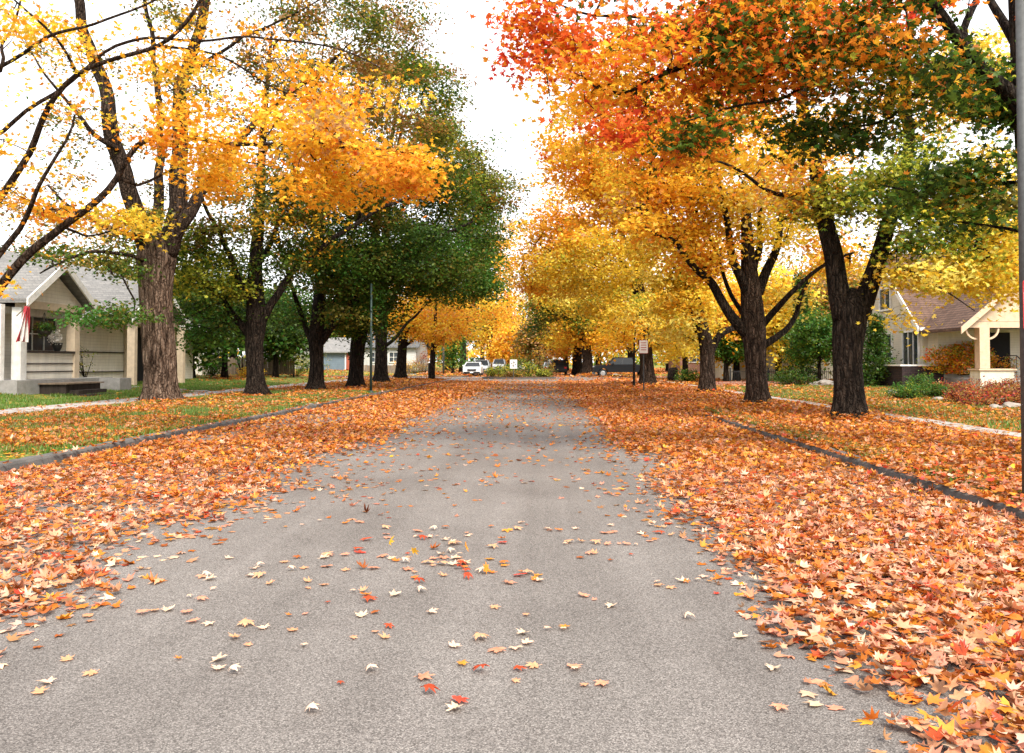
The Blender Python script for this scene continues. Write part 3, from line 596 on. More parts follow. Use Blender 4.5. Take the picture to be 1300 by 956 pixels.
tree('maple_tree', 'many-limbed yellow maple on the right strip, its limbs spreading like a fan', 24.3,
     [(962, 515, .31), (960, 480, .29), (959, 445, .31), (957, 410, .34), (954, 370, .3), (950, 330, .2), (948, 290, .15), (945, 230, .09)],
     [([(950, 425), (928, 400), (905, 362), (882, 335, -.6), (850, 305, -1.2), (820, 290, -1.6)], .19, .04), ([(945, 402), (928, 372, .8), (915, 335, 1.2), (902, 310, 1.4), (890, 270, 1.5)], .08, .03), ([(950, 380), (935, 335, -.4), (926, 298, -.6), (915, 250, -.8), (905, 200, -1)], .16, .05),
      ([(962, 372), (978, 335), (988, 300), (1000, 250, .5), (1005, 190, .8)], .16, .05), ([(966, 415), (990, 385, -.5), (1015, 360, -.8), (1050, 335, -1), (1085, 320, -1)], .11, .03), ([(970, 438), (995, 420, .3), (1010, 400, .6), (1020, 370, .9), (1038, 345, 1.2)], .11, .04), ([(956, 350), (965, 290, 1), (970, 220, 1.4)], .13, .04)],
     [(940, 225, 0, 80, 60, 3, 150, 'yellow', 1), (870, 260, 0, 70, 50, 3, 150, 'goldy', 1.1), (1000, 290, 0, 50, 40, 2.5, 70, 'yellow', .9), (890, 320, 0, 50, 24, 2, 50, 'goldy', .9), (1020, 220, 1, 50, 50, 2.5, 60, 'goldy', .8), (830, 200, 0, 60, 60, 3, 120, 'orange', 1.1), (900, 150, 0, 80, 60, 3, 120, 'goldy', 1),
      (1040, 330, 0, 40, 22, 1.6, 34, 'goldy', .8), (1010, 380, 1, 40, 30, 1.5, 26, 'yellow', .6), (790, 150, 0, 50, 60, 2.5, 70, 'orange', .9), (950, 40, 0, 140, 80, 4, 120, 'goldy', 1), (800, 290, -1, 50, 30, 2, 50, 'goldy', .9)],
     G_ST, 'bark', 40, .07, .1, seed=41, leafK=26, spread=.36, leafsize=.135, level=1, flare=1.4)
tree('maple_tree', 'yellow maple just left of the many-limbed one, a crooked arm bending to its right', 33.7,
     [(898, 500, .30), (898, 470, .28), (897, 440, .29), (888, 400, .22), (884, 350, .17), (880, 300, .11), (872, 240, .06)],
     [([(901, 450), (915, 425), (932, 416, .2), (945, 395, 1), (955, 360, 2)], .17, .07), ([(893, 436), (883, 415, -.5), (876, 390, -.8), (868, 350, -1)], .08, .03), ([(886, 380), (850, 330, -.5), (820, 290, -.8)], .09, .02)],
     [(850, 330, 0, 60, 50, 3, 150, 'yellow', 1.1), (780, 250, -.5, 55, 50, 3, 130, 'orange', 1.1), (740, 190, -1, 45, 60, 3, 100, 'orange', 1.1), (820, 250, 0, 60, 50, 3, 130, 'goldy', 1.1), (870, 400, 0, 34, 44, 2.2, 90, 'yellow', 1.1), (920, 340, 1, 40, 50, 3, 60, 'goldy', .8), (800, 120, 0, 80, 80, 4, 140, 'orange', 1), (730, 110, 0, 40, 50, 3, 50, 'orange', .9)],
     G_ST, 'bark', 28, .06, .12, seed=43, leafK=26, spread=.42, leafsize=.16, level=1, flare=1.4)
tree('maple_tree', 'bright yellow maple standing right behind the small white parking sign', 45,
     [(823, 490, .42), (821, 460, .36), (817, 420, .34), (814, 385, .28), (810, 330, .17), (806, 270, .08)],
     [([(814, 395), (800, 360), (785, 335, .6), (765, 320, 1)], .12, .03), ([(812, 370), (780, 320, 0), (745, 285, 0), (715, 280, 0), (690, 298, 0), (668, 325, 0)], .09, .015), ([(815, 390), (835, 355, .5), (850, 330, 1), (870, 300, 1)], .14, .04), ([(812, 350), (790, 300, -1), (770, 260, -1)], .1, .03)],
     [(760, 330, 0, 55, 40, 3.5, 170, 'yellow', 1.1), (800, 300, 0, 50, 50, 3.5, 120, 'yellow', 1), (725, 290, 0, 40, 34, 3, 80, 'goldy', 1), (845, 400, .5, 34, 40, 2.5, 110, 'yellow', 1.2), (780, 380, 1, 50, 34, 3, 120, 'yellow', 1.2), (860, 440, .5, 24, 16, 2, 34, 'yellow', 1), (700, 262, 0, 26, 26, 2.5, 26, 'orange', .8), (760, 230, 0, 50, 50, 3.5, 100, 'goldy', 1), (690, 310, 0, 30, 26, 2.4, 46, 'goldy', 1), (668, 335, 0, 20, 18, 2, 26, 'goldy', .9), (705, 345, 1, 34, 30, 3, 70, 'yellow', 1), (680, 375, 2, 22, 20, 2, 30, 'orange', 1)],
     G_ST, 'bark', 20, .05, .16, seed=47, leafK=26, spread=.5, leafsize=.18, level=2, flare=1.4)
tree('young_tree', 'slender young maple with a thin black trunk and yellow-orange leaves left of the parking sign', 41,
     [(805, 493, .07), (805, 470, .06), (805, 448, .055), (806, 425, .04), (808, 400, .02)], [([(805, 452), (795, 440), (782, 430)], .035, .01), ([(805, 448), (815, 436), (822, 425)], .03, .01)],
     [(785, 425, 0, 34, 18, 1.4, 46, 'goldy', .9), (800, 400, 0, 30, 22, 1.4, 40, 'yellow', .9)], None, 'bark_dark', 10, .03, .3, seed=53, leafK=22, spread=.3, leafsize=.15, level=2, flare=1.1)
tree('street_tree', 'pale-trunked tree with green and orange leaves beyond the crossing on the right', 88,
     [(746, 478, .65), (746, 460, .55), (744, 440, .5), (742, 400, .3), (740, 360, .15)], [([(744, 440), (725, 415), (712, 395)], .2, .06), ([(745, 435), (765, 410), (780, 390)], .2, .06)],
     [(745, 400, 0, 34, 24, 4, 100, 'ygreen', 1.1), (725, 420, 0, 30, 18, 3.5, 70, 'goldy', 1.1), (760, 425, 0, 36, 14, 3.5, 70, 'goldy', 1.1), (720, 370, 0, 40, 34, 5, 130, 'yellow', 1.1), (770, 380, 0, 34, 40, 4, 80, 'green', 1), (735, 330, 0, 40, 36, 5, 110, 'yellow', 1)],
     G_ST, 'bark', 14, .05, .4, seed=59, leafK=26, spread=.8, leafsize=.3, level=2)
tree('street_tree', 'dark-trunked tree standing just left of the pale trunk beyond the crossing', 93,
     [(733, 476, .6), (733, 455, .5), (734, 430, .45), (730, 390, .25), (725, 350, .1)], [([(733, 440), (715, 420), (700, 400)], .2, .06)],
     [(705, 395, 0, 26, 36, 4, 90, 'olive', 1.2), (712, 440, 0, 16, 18, 3, 34, 'goldy', 1.2), (690, 360, 0, 24, 30, 4, 70, 'brownol', 1), (705, 320, 0, 30, 30, 4, 70, 'goldy', 1)],
     G_ST, 'bark_dark', 14, .05, .4, seed=61, leafK=26, spread=.8, leafsize=.3, level=2)
print('leaves', NLEAF)

# ------------------------------------------------------------------ background trees, bushes
def cloud(center, radii, n_cl, k, leafsize, pal, sp, rs, shell=2.4):
    q = rs.normal(size=(n_cl, 3)); q /= np.linalg.norm(q, axis=1, keepdims=True); q *= rs.uniform(.1, 1, (n_cl, 1))**(1/shell)
    q *= 1+.22*np.sin(q[:, :1]*5+rs.uniform(0, 6))*np.cos(q[:, 1:2]*4+rs.uniform(0, 6))
    c = np.array(center)+q*np.array(radii)
    kk = rs.poisson(k, n_cl); idx = np.repeat(np.arange(n_cl), kk); n = len(idx)
    pos = c[idx]+rs.normal(0, sp, (n, 3))*np.array([1, 1, .7])
    nn = rs.normal(size=(n, 3)); nn[:, 2] = np.abs(nn[:, 2])+.4
    dom = pick(pal, n_cl)[idx]; cc = pick(pal, n); use = rs.random(n) < .55; cc[use] = dom[use]
    return pos, nn, rs.uniform(.7, 1.2, n)*leafsize, jitter(cc), c
def bgtree(name, label, x, y, h, r, pal, ncl=160, k=16, leaf=.3, sp=.55, base=.28, bark='bark_dark', tr=None, group=None, cat='tree', conical=False, seed=0, level=2):
    global NLEAF
    rs = np.random.default_rng(seed*131+int(abs(x)*10+abs(y)*7)); z = gz(x) if not XL < x < XR else 0
    root = empty(name, (x, y, z), label, cat, group); tr = tr or .035*h
    arr = []; lean = rs.normal(0, .03*h, 2)
    mb = MB(); pts = [(lean[0]*t*t, lean[1]*t*t, -.1+h*.8*t) for t in np.linspace(0, 1, 9)]
    mb.tube(pts, [tr*(1.3 if i == 0 else 1)*(1-i/10) for i in range(9)], 10, bark_disp(seed+x, .08)); mb.build('trunk', M[bark], root, True)
    parts = 6 if not conical else 5; cz = h*(base+1)/2; rz = h*(1-base)/2
    lm = MB()
    for i in range(parts):
        if conical:
            t = i/(parts-1); cc = (0, 0, h*(base+(1-base)*(.12+.8*t))); rr = (r*(1-.8*t), r*(1-.8*t), h*(1-base)*.2)
        else:
            a = i*2*math.pi/(parts-1)+rs.uniform(0, 1); d = .48*r if i < parts-1 else 0
            cc = (d*math.cos(a), d*math.sin(a), cz+(rs.uniform(-.45, .35)*rz if d else .45*rz)); rr = (r*.6, r*.6, rz*.55)
        p = cloud(cc, rr, ncl//parts, k, leaf, pal, sp, rs); arr.append(p[:4])
        s0 = pts[3+min(i, 3)]
        if not conical:
            for c in p[4][::5]:
                m_ = ((s0[0]+c[0])/2+rs.normal(0, .2), (s0[1]+c[1])/2+rs.normal(0, .2), (s0[2]+c[2])/2+.1*h*rs.uniform(-.5, .6)); lm.tube([s0, m_, tuple(c)], [tr*.22, tr*.12, tr*.03], 4, cap=False)
    if lm.v: lm.build('branches', M[bark], root, True)
    pos, nn, ss, cc = [np.concatenate([a[i] for a in arr]) for i in range(4)]
    V, Fc, Cl = leaf_arrays(pos, nn, ss, cc, level, .3); npmesh('crown', V, Fc, M['leaf'], Cl, root); NLEAF += len(pos)
    return root
def bush(name, label, x, y, rx, ry, rz, pal, ncl=60, k=14, leaf=.08, sp=.1, z=None, cat='shrub', group=None, seed=0, level=2):
    rs = np.random.default_rng(seed+int(abs(x)*31+abs(y)*17)); z = gz(x) if z is None else z
    root = empty(name, (x, y, z), label, cat, group)
    pos, nn, ss, cc, c = cloud((0, 0, rz*.95), (rx, ry, rz), ncl, k, leaf, pal, sp, rs); pos[:, 2] = np.maximum(pos[:, 2], .02)
    mb = MB()
    for q in c[::3]: mb.tube([(q[0]*.15, q[1]*.15, -.05), (q[0]*.6, q[1]*.6, max(q[2], .1)*.5), (q[0], q[1], max(q[2], .05))], [.02, .014, .005], 4, cap=False)
    mb.build('stems', M['bark_dark'], root, True)
    V, Fc, Cl = leaf_arrays(pos, nn, ss, cc, level, .3); npmesh('foliage', V, Fc, M['leaf'], Cl, root); return root

BG = 'background trees behind the houses'
def pxy(px, Y):
    d = ray(px, 460); return d.x/d.y*Y
for i, (px, Y, h, r, pal, lab) in enumerate([
    (243, 46, 6.2, 2.4, 'green', 'bushy green tree between the shaggy trunk and the second trunk'),
    (285, 50, 6.0, 2.4, 'dark', 'dark bushy tree left of the board fence'),
    (350, 56, 6.0, 2.2, 'dark', 'dark low tree between the second and third dark trunks'),
    (935, 51, 6.4, 2.6, 'goldy', 'golden tree in front of the tan house'),
    (988, 50, 6.8, 2.6, 'yellow', 'yellow tree at the right end of the tan house'),
    (1065, 50, 7, 2.6, 'brownol', 'brownish tree behind the broad evergreen'),
    (870, 60, 7, 2.8, 'yellow', 'yellow tree right behind the black stump'),
    (668, 172, 8, 4, 'olive', 'low olive tree beside the pale house closing the street'),
    (645, 128, 7, 2.8, 'goldy', 'low golden tree behind the silver van'),
    (684, 118, 8, 3, 'brownol', 'brown and olive tree behind the silver car on the right'),
    (-60, 46, 9.5, 4.2, 'olive', 'olive green tree behind the left end of the grey house'),
    (70, 52, 9.5, 4.5, 'brownol', 'brownish tree rising behind the grey house porch'),
    (150, 58, 10, 4.5, 'olive', 'dull green tree behind the shaggy trunk and grey house roof'),
    (245, 62, 9, 4.2, 'green', 'green tree above the pale shed beside the grey house'),
    (295, 66, 9, 4.5, 'dark', 'dark green tree behind the board fence on the left'),
    (360, 72, 8, 4, 'green', 'green tree behind the second dark trunk on the left'),
    (345, 96, 9, 4, 'goldy', 'orange tree seen between the second and third dark trunks on the left'),
    (425, 110, 11, 5, 'olive', 'olive tree behind the slate-blue garage'),
    (475, 120, 12, 5, 'goldy', 'golden tree behind the white far house on the left'),
    (535, 112, 10, 5, 'goldy', 'golden tree behind the left street corner'),
    (588, 98, 13, 3.6, 'dark', 'dark green tree above the two parked pale cars'),
    (575, 90, 5, 1.6, 'emer', 'small bright green tree beside the pale lamp pole'),
    (570, 130, 16, 5, 'dark', 'tall dark tree far down the left side of the street'),
    (622, 135, 19, 5.5, 'goldy', 'tall golden tree far down the left side of the street'),
    (644, 160, 20, 4.8, 'goldy', 'yellow tree at the far end of the street, left of the bright gap'),
    (612, 210, 17, 6, 'brownol', 'farthest brownish tree on the left of the street'),
    (690, 150, 20, 4.8, 'gbrown', 'rust and green tree at the far end, right of the bright gap'),
    (718, 120, 13, 4.5, 'olive', 'olive tree far down the right side of the street'),
    (690, 205, 22, 6, 'goldy', 'farthest golden tree on the right of the street'),
    (668, 240, 9, 5, 'orange', 'low orange tree above the pale house closing the street'),
    (760, 115, 13, 5.5, 'yellow', 'yellow tree behind the black pickup on the right'),
    (800, 105, 12, 5.5, 'goldy', 'golden tree right of the black pickup, beyond the crossing'),
    (850, 96, 12, 5.5, 'yellow', 'yellow tree behind the black stump on the right'),
    (900, 90, 11, 5, 'goldy', 'golden tree behind the third right trunk'),
    (955, 84, 12, 5, 'yellow', 'yellow tree behind the tan house'),
    (1015, 78, 12, 5, 'brownol', 'brownish tree right of the tan house'),
    (1075, 66, 12, 5, 'goldy', 'golden tree behind the forked maple'),
    (1150, 66, 11, 5, 'yellow', 'yellow tree behind the brown-shingled roof'),
    (1250, 60, 12, 5, 'goldy', 'golden tree behind the porch of the brown-roofed house'),
    (1350, 55, 12, 5, 'yellow', 'yellow tree behind the right end of the brown-roofed house')]):
    small = h < 6
    bgtree('background_tree' if not small else 'small_tree', lab, pxy(px, Y), Y, h, r, pal, 230 if not small else 60, 28, .34 if Y < 100 else .5, .5 if Y < 100 else .8, .08, seed=i, group=BG if not small else None)
tag(bpy.data.objects.get('small_tree'), group=None) if False else None
bgtree('small_tree', 'small bright green tree by the iron fence left of the many-limbed maple', pxy(922, 50), 50, 3.6, 1.5, 'emer', 200, 26, .17, .2, .3, seed=71, tr=.2)
bgtree('evergreen_tree', 'broad blue-green evergreen left of the forked maple', pxy(1040, 43), 43, 4.1, 1.7, 'emer', 300, 30, .17, .2, .03, seed=72, tr=.12)
bgtree('cypress_tree', 'tall narrow dark cypress behind the blue-green evergreen', pxy(1018, 47), 47, 5.6, .9, 'dark', 260, 26, .17, .18, .03, seed=73, tr=.12, conical=True)
bgtree('evergreen_tree', 'dark evergreen against the porch wall right of the forked maple', pxy(1112, 39), 39, 3.0, 1.0, 'dark', 240, 26, .15, .18, .03, seed=74, tr=.1, conical=True)
# far wood closing the horizon
rs = np.random.default_rng(5); n = 26000
x = rs.uniform(-330, 330, n); y = 262+rs.uniform(0, 30, n)+np.abs(x)*.05; hh = 9+3*np.sin(x*.13)+2.4*np.sin(x*.37+1)+1.5*np.sin(x*.9); z = rs.uniform(0, 1, n)**.8*np.clip(hh, 4, 20)
ci = (np.floor((x+5*np.sin(z))/7).astype(int)) % 6; pals = [pick(p, n) for p in ('olive', 'brownol', 'goldy', 'dark', 'olive', 'ygreen')]; cc = np.choose(ci[:, None], pals)
V, Fc, Cl = leaf_arrays(np.stack([x, y, z], 1), rs.normal(size=(n, 3))+[0, -.3, .4], rs.uniform(1.0, 2.2, n), jitter(cc), 2, .3)
tag(npmesh('distant_wood', V, Fc, M['leaf'], Cl), 'far wood of mixed autumn colours closing off the horizon', 'wood', None, 'stuff')

# ------------------------------------------------------------------ houses
def gable_roof(a0, a1, b0, b1, ze, zr, axis, th=.14):
    """two sloping slabs; ridge along axis from a0 to a1; across b0..b1"""
    bm_ = (b0+b1)/2; mb = MB()
    for b in (b0, b1):
        poly = [(b, ze), (bm_, zr), (bm_, zr+th), (b, ze+th)]
        if axis == 'x': mb.prism(poly, 'x', a0, a1)
        else: mb.prism(poly, 'y', a0, a1)
    return mb
def rake(a, b0, b1, ze, zr, axis, w=.2, t=.05, th=.14):
    bm_ = (b0+b1)/2; mb = MB()
    for b in (b0, b1):
        poly = [(b, ze-w+th-.02), (bm_, zr-w+th-.02), (bm_, zr+th+.012), (b, ze+th+.012)]
        mb.prism(poly, axis, a, a+t)
    return mb
def gable_wall(a0, a1, b0, b1, z0, z1, axis):
    return MB().prism([(b0, z0), (b1, z0), ((b0+b1)/2, z1)], axis, a0, a1)
def window(parent, wall_axis, pos, u0, u1, z0, z1, out, trim='trim', mull=1, hbar=True):
    """window in a wall perpendicular to wall_axis, at coordinate pos, facing `out` (+1/-1)"""
    def bx(mb, ua, ub, za, zb, d0, d1):
        a, b = sorted((pos+out*d0, pos+out*d1))
        if wall_axis == 'x': mb.box(a, b, ua, ub, za, zb)
        else: mb.box(ua, ub, a, b, za, zb)
    fr = MB(); w = .09
    bx(fr, u0-w, u0, z0-w, z1+w, .002, .07); bx(fr, u1, u1+w, z0-w, z1+w, .002, .07); bx(fr, u0, u1, z1, z1+w, .002, .07); bx(fr, u0-.05, u1+.05, z0-w, z0, .002, .11)
    for i in range(1, mull+1):
        u = u0+(u1-u0)*i/(mull+1); bx(fr, u-.025, u+.025, z0, z1, .01, .05)
    if hbar: bx(fr, u0, u1, (z0+z1)/2-.02, (z0+z1)/2+.02, .012, .045)
    f = fr.build('window', M[trim], parent); gl = MB(); bx(gl, u0, u1, z0, z1, .004, .02); gl.build('pane', M['glass'], f); return f

# left grey bungalow (faces the street, +x)
h = empty('house', (0, 0, 0), 'grey bungalow with pale siding, gabled porch and grey shingle roof on the left', 'house')
w = MB(); w.box(-28, -19, 21, 45, .3, 3.36); w.build('wall', M['siding_grey'], h)
gable_wall(44.8, 44.99, -28, -19, 3.36, 6.1, 'y').build('gable', M['siding_grey'], h); gable_wall(21.01, 21.2, -28, -19, 3.36, 6.1, 'y').build('gable', M['siding_grey'], h)
rf = gable_roof(20.5, 45.6, -28.8, -18.2, 3.2, 6.25, 'y').build('roof', M['shingle_grey'], h)
MB().box(-18.2, -18.12, 20.5, 45.6, 3.12, 3.36).build('fascia', M['trim'], rf)
MB().box(-24.5, -23.7, 33, 33.8, 5.2, 7.1).build('chimney', M['brick_red'], rf)
def porch_gable(y0, y1, ze, zr, xf, nm):
    r = gable_roof(-22.5, xf, y0, y1, ze, zr, 'x').build('porch_roof', M['shingle_grey'], h)
    rake(xf, y0, y1, ze, zr, 'x', .26, .06).build('fascia', M['trim'], r)
    s_ = gable_wall(xf-.55, xf-.4, y0+.35, y1-.35, ze+.12, zr-.25, 'x').build('porch_gable', M['siding_grey'], h)
    MB().box(xf-.62, xf-.32, y0+.35, y1-.35, ze-.14, ze+.12).build('beam', M['trim_tan'], h)
porch_gable(27.1, 31.6, 3.45, 4.95, -17.1, '')
porch_gable(34.9, 40.6, 3.3, 5.1, -17.4, '')
for y in (27.5, 30.75): MB().box(-17.75, -17.42, y-.16, y+.16, .8, 3.31).build('column', M['trim' if y < 29 else 'trim_tan'], h)
MB().box(-17.75, -17.42, 35.2, 35.45, .35, 3.16).build('column', M['trim_tan'], h); MB().box(-17.75, -17.42, 40.1, 40.35, .35, 3.16).build('column', M['trim_tan'], h)
for y in (24.6, 26.5): MB().box(-17.72, -17.5, y-.1, y+.1, .35, 3.36).build('porch_post', M['trim'], h)
MB().box(-19, -16.8, 26.2, 32.2, .2, .86).build('porch_floor', M['concrete'], h)
pw = MB(); pw.box(-17.7, -17.5, 27.7, 30.6, .87, 1.78)
pw = pw.build('porch_parapet', M['siding_grey'], h); MB().box(-17.8, -17.4, 27.68, 30.59, 1.785, 1.86).build('cap', M['wood_dark'], pw)
bb = MB(); bb.box(-17.49, -17.47, 27.7, 30.6, 1.1, 1.14); bb.box(-17.49, -17.47, 27.7, 30.6, 1.38, 1.42); bb.build('batten', M['wood_dark'], pw)
window(h, 'x', -19, 29.7, 31.9, 1.9, 3.15, 1, 'trim', 2)
bd = MB(); bd.box(-18.985, -18.93, 32.6, 37.3, 1.86, 1.91); bd.box(-18.985, -18.93, 32.6, 37.3, 1.02, 1.06); bd.build('rail', M['wood_dark'], h)
MB().box(-18.99, -18.9, 37.35, 37.55, .35, 3.2).build('corner_board', M['trim_tan'], h)
gd = MB(); gd.box(-18.99, -18.94, 37.6, 41.2, .35, 3.1); gd = gd.build('carport_opening_shade', M['dark'], h)  # dark panel on the wall paints the shade inside the open carport
MB().box(-18.93, -18.91, 39.2, 39.6, 1.9, 2.7).build('pane', M['concrete'], gd)
st = MB(); st.box(-16.8, -15.9, 27.4, 29.6, .15, .70); st.box(-15.9, -15.55, 27.6, 29.4, .15, .5); st.box(-15.55, -15.2, 27.6, 29.4, .15, .36)
MB().box(-16.8, -16.0, 31.2, 32.1, .3, .84).build('side_step', M['concrete'], h)
st.build('steps', M['wood_dark'], h)
dk = MB(); dk.box(-16.79, -15.8, 27.3, 29.7, .705, .75); dk.build('deck', M['wood'], h)
# flag
fx, fy = -16.9, 26.75
fl = empty('flag', (fx, fy, 2.0), 'faded red and white striped flag hanging from the porch of the grey bungalow', 'flag')
MB().tube([(-.5, .3, 1.0), (.12, -.05, 1.35)], [.018, .014], 8).build('pole', M['wood'], fl)
for part, mt in ((0, 'flag_red'), (1, 'flag_white')):
    mb = MB(); ns = 9
    for s_ in range(part, ns, 2):
        for r_ in range(10):
            t0, t1 = r_/10, (r_+1)/10
            def q(u, t):
                wd = .16+.5*t; uu = (u/ns-.5)*wd; return (.03+.07*math.sin(u*1.5+t*2), uu-.25*t, 1.3-1.15*t-.1*abs(u/ns-.5)*t)
            mb.add([q(s_, t0), q(s_+1, t0), q(s_+1, t1), q(s_, t1)], [(0, 1, 2, 3)])
    mb.build('stripes', M[mt], fl)
hb = empty('hanging_basket', (-17.3, 28.45, 2.35), 'hanging basket of dark foliage under the porch gable of the grey bungalow', 'plant basket')
MB().tube([(0, 0, 0), (0, 0, .12), (0, 0, .24)], [.1, .2, .24], 12).build('basket', M['wood_dark'], hb)
mb = MB(); [mb.bar((.22*math.cos(a), .22*math.sin(a), .24), (0, 0, .85), .012) for a in (0, 2.1, 4.2)]; mb.build('chain', M['black_metal'], hb)
pos, nn, ss, cc, _ = cloud((0, 0, .3), (.34, .34, .24), 40, 12, .09, 'dark', .06, RNG); V, Fc, Cl = leaf_arrays(pos, nn, ss, cc, 2, .3); npmesh('foliage', V, Fc, M['leaf'], Cl, hb)
up = empty('flower_pot', (-17.6, 29.75, 1.862), 'white flowers in a dark pot on the porch parapet of the grey bungalow', 'flower pot')
MB().tube([(0, 0, 0), (0, 0, .12), (0, 0, .3)], [.09, .15, .19], 14).build('pot', M['black_metal'], up)
pos, nn, ss, cc, _ = cloud((0, -.1, .52), (.26, .32, .28), 30, 14, .08, 'green', .05, RNG); cc[:] = np.array([.8, .78, .74])*RNG.uniform(.8, 1.05, (len(cc), 1)); V, Fc, Cl = leaf_arrays(pos, nn, ss, cc, 2, .3); npmesh('flowers', V, Fc, M['leaf'], Cl, up)
bush('shrub', 'thin climbing green shrub against the siding of the grey bungalow', -18.3, 32.9, .35, .5, .6, 'ygreen', 22, 8, .09, .07, z=.9)

# pale shed, board fence, blue garage, white house, far house
def simple_house(name, label, x0, x1, y0, y1, z0, ze, zr, axis, wall, roof, wins=(), cat='house', doors=()):
    o = empty(name, ((x0+x1)/2, (y0+y1)/2, z0), label, cat); ox, oy, oz = o.location
    class S: pass
    off = (ox, oy, oz)
    MB().box(x0, x1, y0, y1, z0-.2, ze).build('wall', M[wall], o, off=off)
    if axis == 'x':
        gable_roof(x0-.4, x1+.4, y0-.5, y1+.5, ze-.2, zr, 'x').build('roof', M[roof], o, off=off)
        for a in (x0+.01, x1-.16): gable_wall(a, a+.15, y0, y1, ze, zr-.1, 'x').build('gable', M[wall], o, off=off)
    else:
        gable_roof(y0-.4, y1+.4, x0-.5, x1+.5, ze-.2, zr, 'y').build('roof', M[roof], o, off=off)
        for a in (y0+.01, y1-.16): gable_wall(a, a+.15, x0, x1, ze, zr-.1, 'y').build('gable', M[wall], o, off=off)
        rk = rake(y0-.46, x0-.5, x1+.5, ze-.2, zr, 'y', .22, .05).build('fascia', M['trim'], o, off=off)
    for (ax, p, a, b, za, zb, out) in wins:
        f = window(o, ax, p, a, b, za, zb, out, 'trim', 1)
        for q in [f]+list(f.children):
            me = q.data; me.transform(Matrix.Translation((-ox, -oy, -oz)))
    for (ax, p, a, b, za, zb, mt) in doors:
        d = MB()
        if ax == 'y': d.box(a, b, p-.06, p-.003, za, zb)
        else: d.box(p+.003, p+.06, a, b, za, zb)
        d.build('door', M[mt], o, off=off)
    return o
simple_house('shed', 'small pale shed beyond the right end of the grey bungalow', -24.4, -22.6, 55, 58, .55, 2.1, 2.9, 'y', 'siding_grey', 'shingle_grey', (), 'shed')
simple_house('garage', 'slate-blue garage with white trim seen between dark trunks across the side street', pxy(405, 92), pxy(444, 92), 92, 100, .6, 2.7, 4.2, 'x', 'siding_blue', 'shingle_grey', (), 'garage', [('y', 92, pxy(440, 92), pxy(443.5, 92), .6, 2.5, 'door_red'), ('y', 91.99, pxy(438, 92), pxy(439.4, 92), .6, 2.7, 'trim')])
x0, x1 = pxy(462, 96), pxy(528, 96)
simple_house('house', 'low white house with a pale porch seen behind the left street trees', x0, x1, 96, 106, .6, 3.3, 5.2, 'x', 'siding_white', 'shingle_dark', [('y', 96, x0+.8, x0+1.8, 1.5, 2.6, -1), ('y', 96, x0+3, x0+4, 1.5, 2.6, -1)], doors=[('y', 96, x0+2.1, x0+2.7, .6, 2.6, 'wood_dark'), ('y', 96, x0+.2, x0+5.8, .5, 1.1, 'tarp')])
simple_house('house', 'pale gabled house closing the far end of the street', -6.5, 4.5, 188, 198, .0, 3.4, 6.2, 'x', 'siding_white', 'shingle_grey', [('y', 188, -4.5, -3, 1.2, 2.6, -1), ('y', 188, -1, .8, 1.2, 2.6, -1), ('y', 188, 2, 3.2, 1.2, 2.6, -1)])
simple_house('house', 'tan house with a dark roof behind the iron fence', 12.6, 24, 54, 61, .4, 3.2, 5.2, 'x', 'siding_cream', 'shingle_dark', [('y', 54, 13.4, 14.5, 1.6, 2.7, -1), ('y', 54, 16, 17.6, 1.6, 2.7, -1), ('x', 12.6, 56, 58, 1.6, 2.7, -1)])
simple_house('house', 'dark brown house beyond the crossing on the right', 15, 27, 88, 98, .4, 3.4, 6, 'x', 'brick_red', 'shingle_dark', [('y', 88, 16, 17.5, 1.5, 2.7, -1), ('y', 88, 20, 21.5, 1.5, 2.7, -1)])
simple_house('house', 'white house half hidden behind the second dark trunk on the left', pxy(335, 100), pxy(385, 100), 100, 108, .7, 4.6, 6.8, 'x', 'siding_white', 'shingle_dark', [('y', 100, pxy(352, 100), pxy(360, 100), 2.6, 3.9, -1)])
fn = empty('board_fence', (-20.3, 58, .6), 'weathered board fence with dark gaps behind the left lawn', 'fence')
mb = MB()
for i in range(36):
    x = -3.2+i*.175; mb.box(x, x+.155, -.02+random.uniform(-.01, .01), .01, 0, 1.15+random.uniform(-.06, .06))
mb.build('boards', M['wood'], fn); mb = MB()
for i in range(4): mb.box(-3.2+i*2.05, -3.08+i*2.05, .02, .14, -.2, 1.2)
mb.build('posts', M['wood_dark'], fn)
fn = empty('board_fence', (-11.5, 84+3, .15), 'far low board fence along the side street on the left', 'fence')
mb = MB(); [mb.box(-8+i*.3, -8+i*.3+.26, 0, .03, 0, 1.0+random.uniform(-.05, .05)) for i in range(20)]; mb.build('boards', M['wood'], fn)
bgtree('multi_stem_tree', 'pale multi-stemmed small tree in front of the board fence', pxy(308, 55), 55, 4.2, 1.6, 'ygreen', 60, 14, .16, .25, .5, seed=81, tr=.07, bark='bark')
for dx, ang in ((-.35, -.5), (.3, .4)):
    t_ = bpy.data.objects['multi_stem_tree']; mb = MB(); mb.tube([(0, 0, -.1), (dx, .1, 1.0), (dx*2, .1, 2.6)], [.07, .06, .04], 8); mb.build('stem', M['bark'], t_, True)
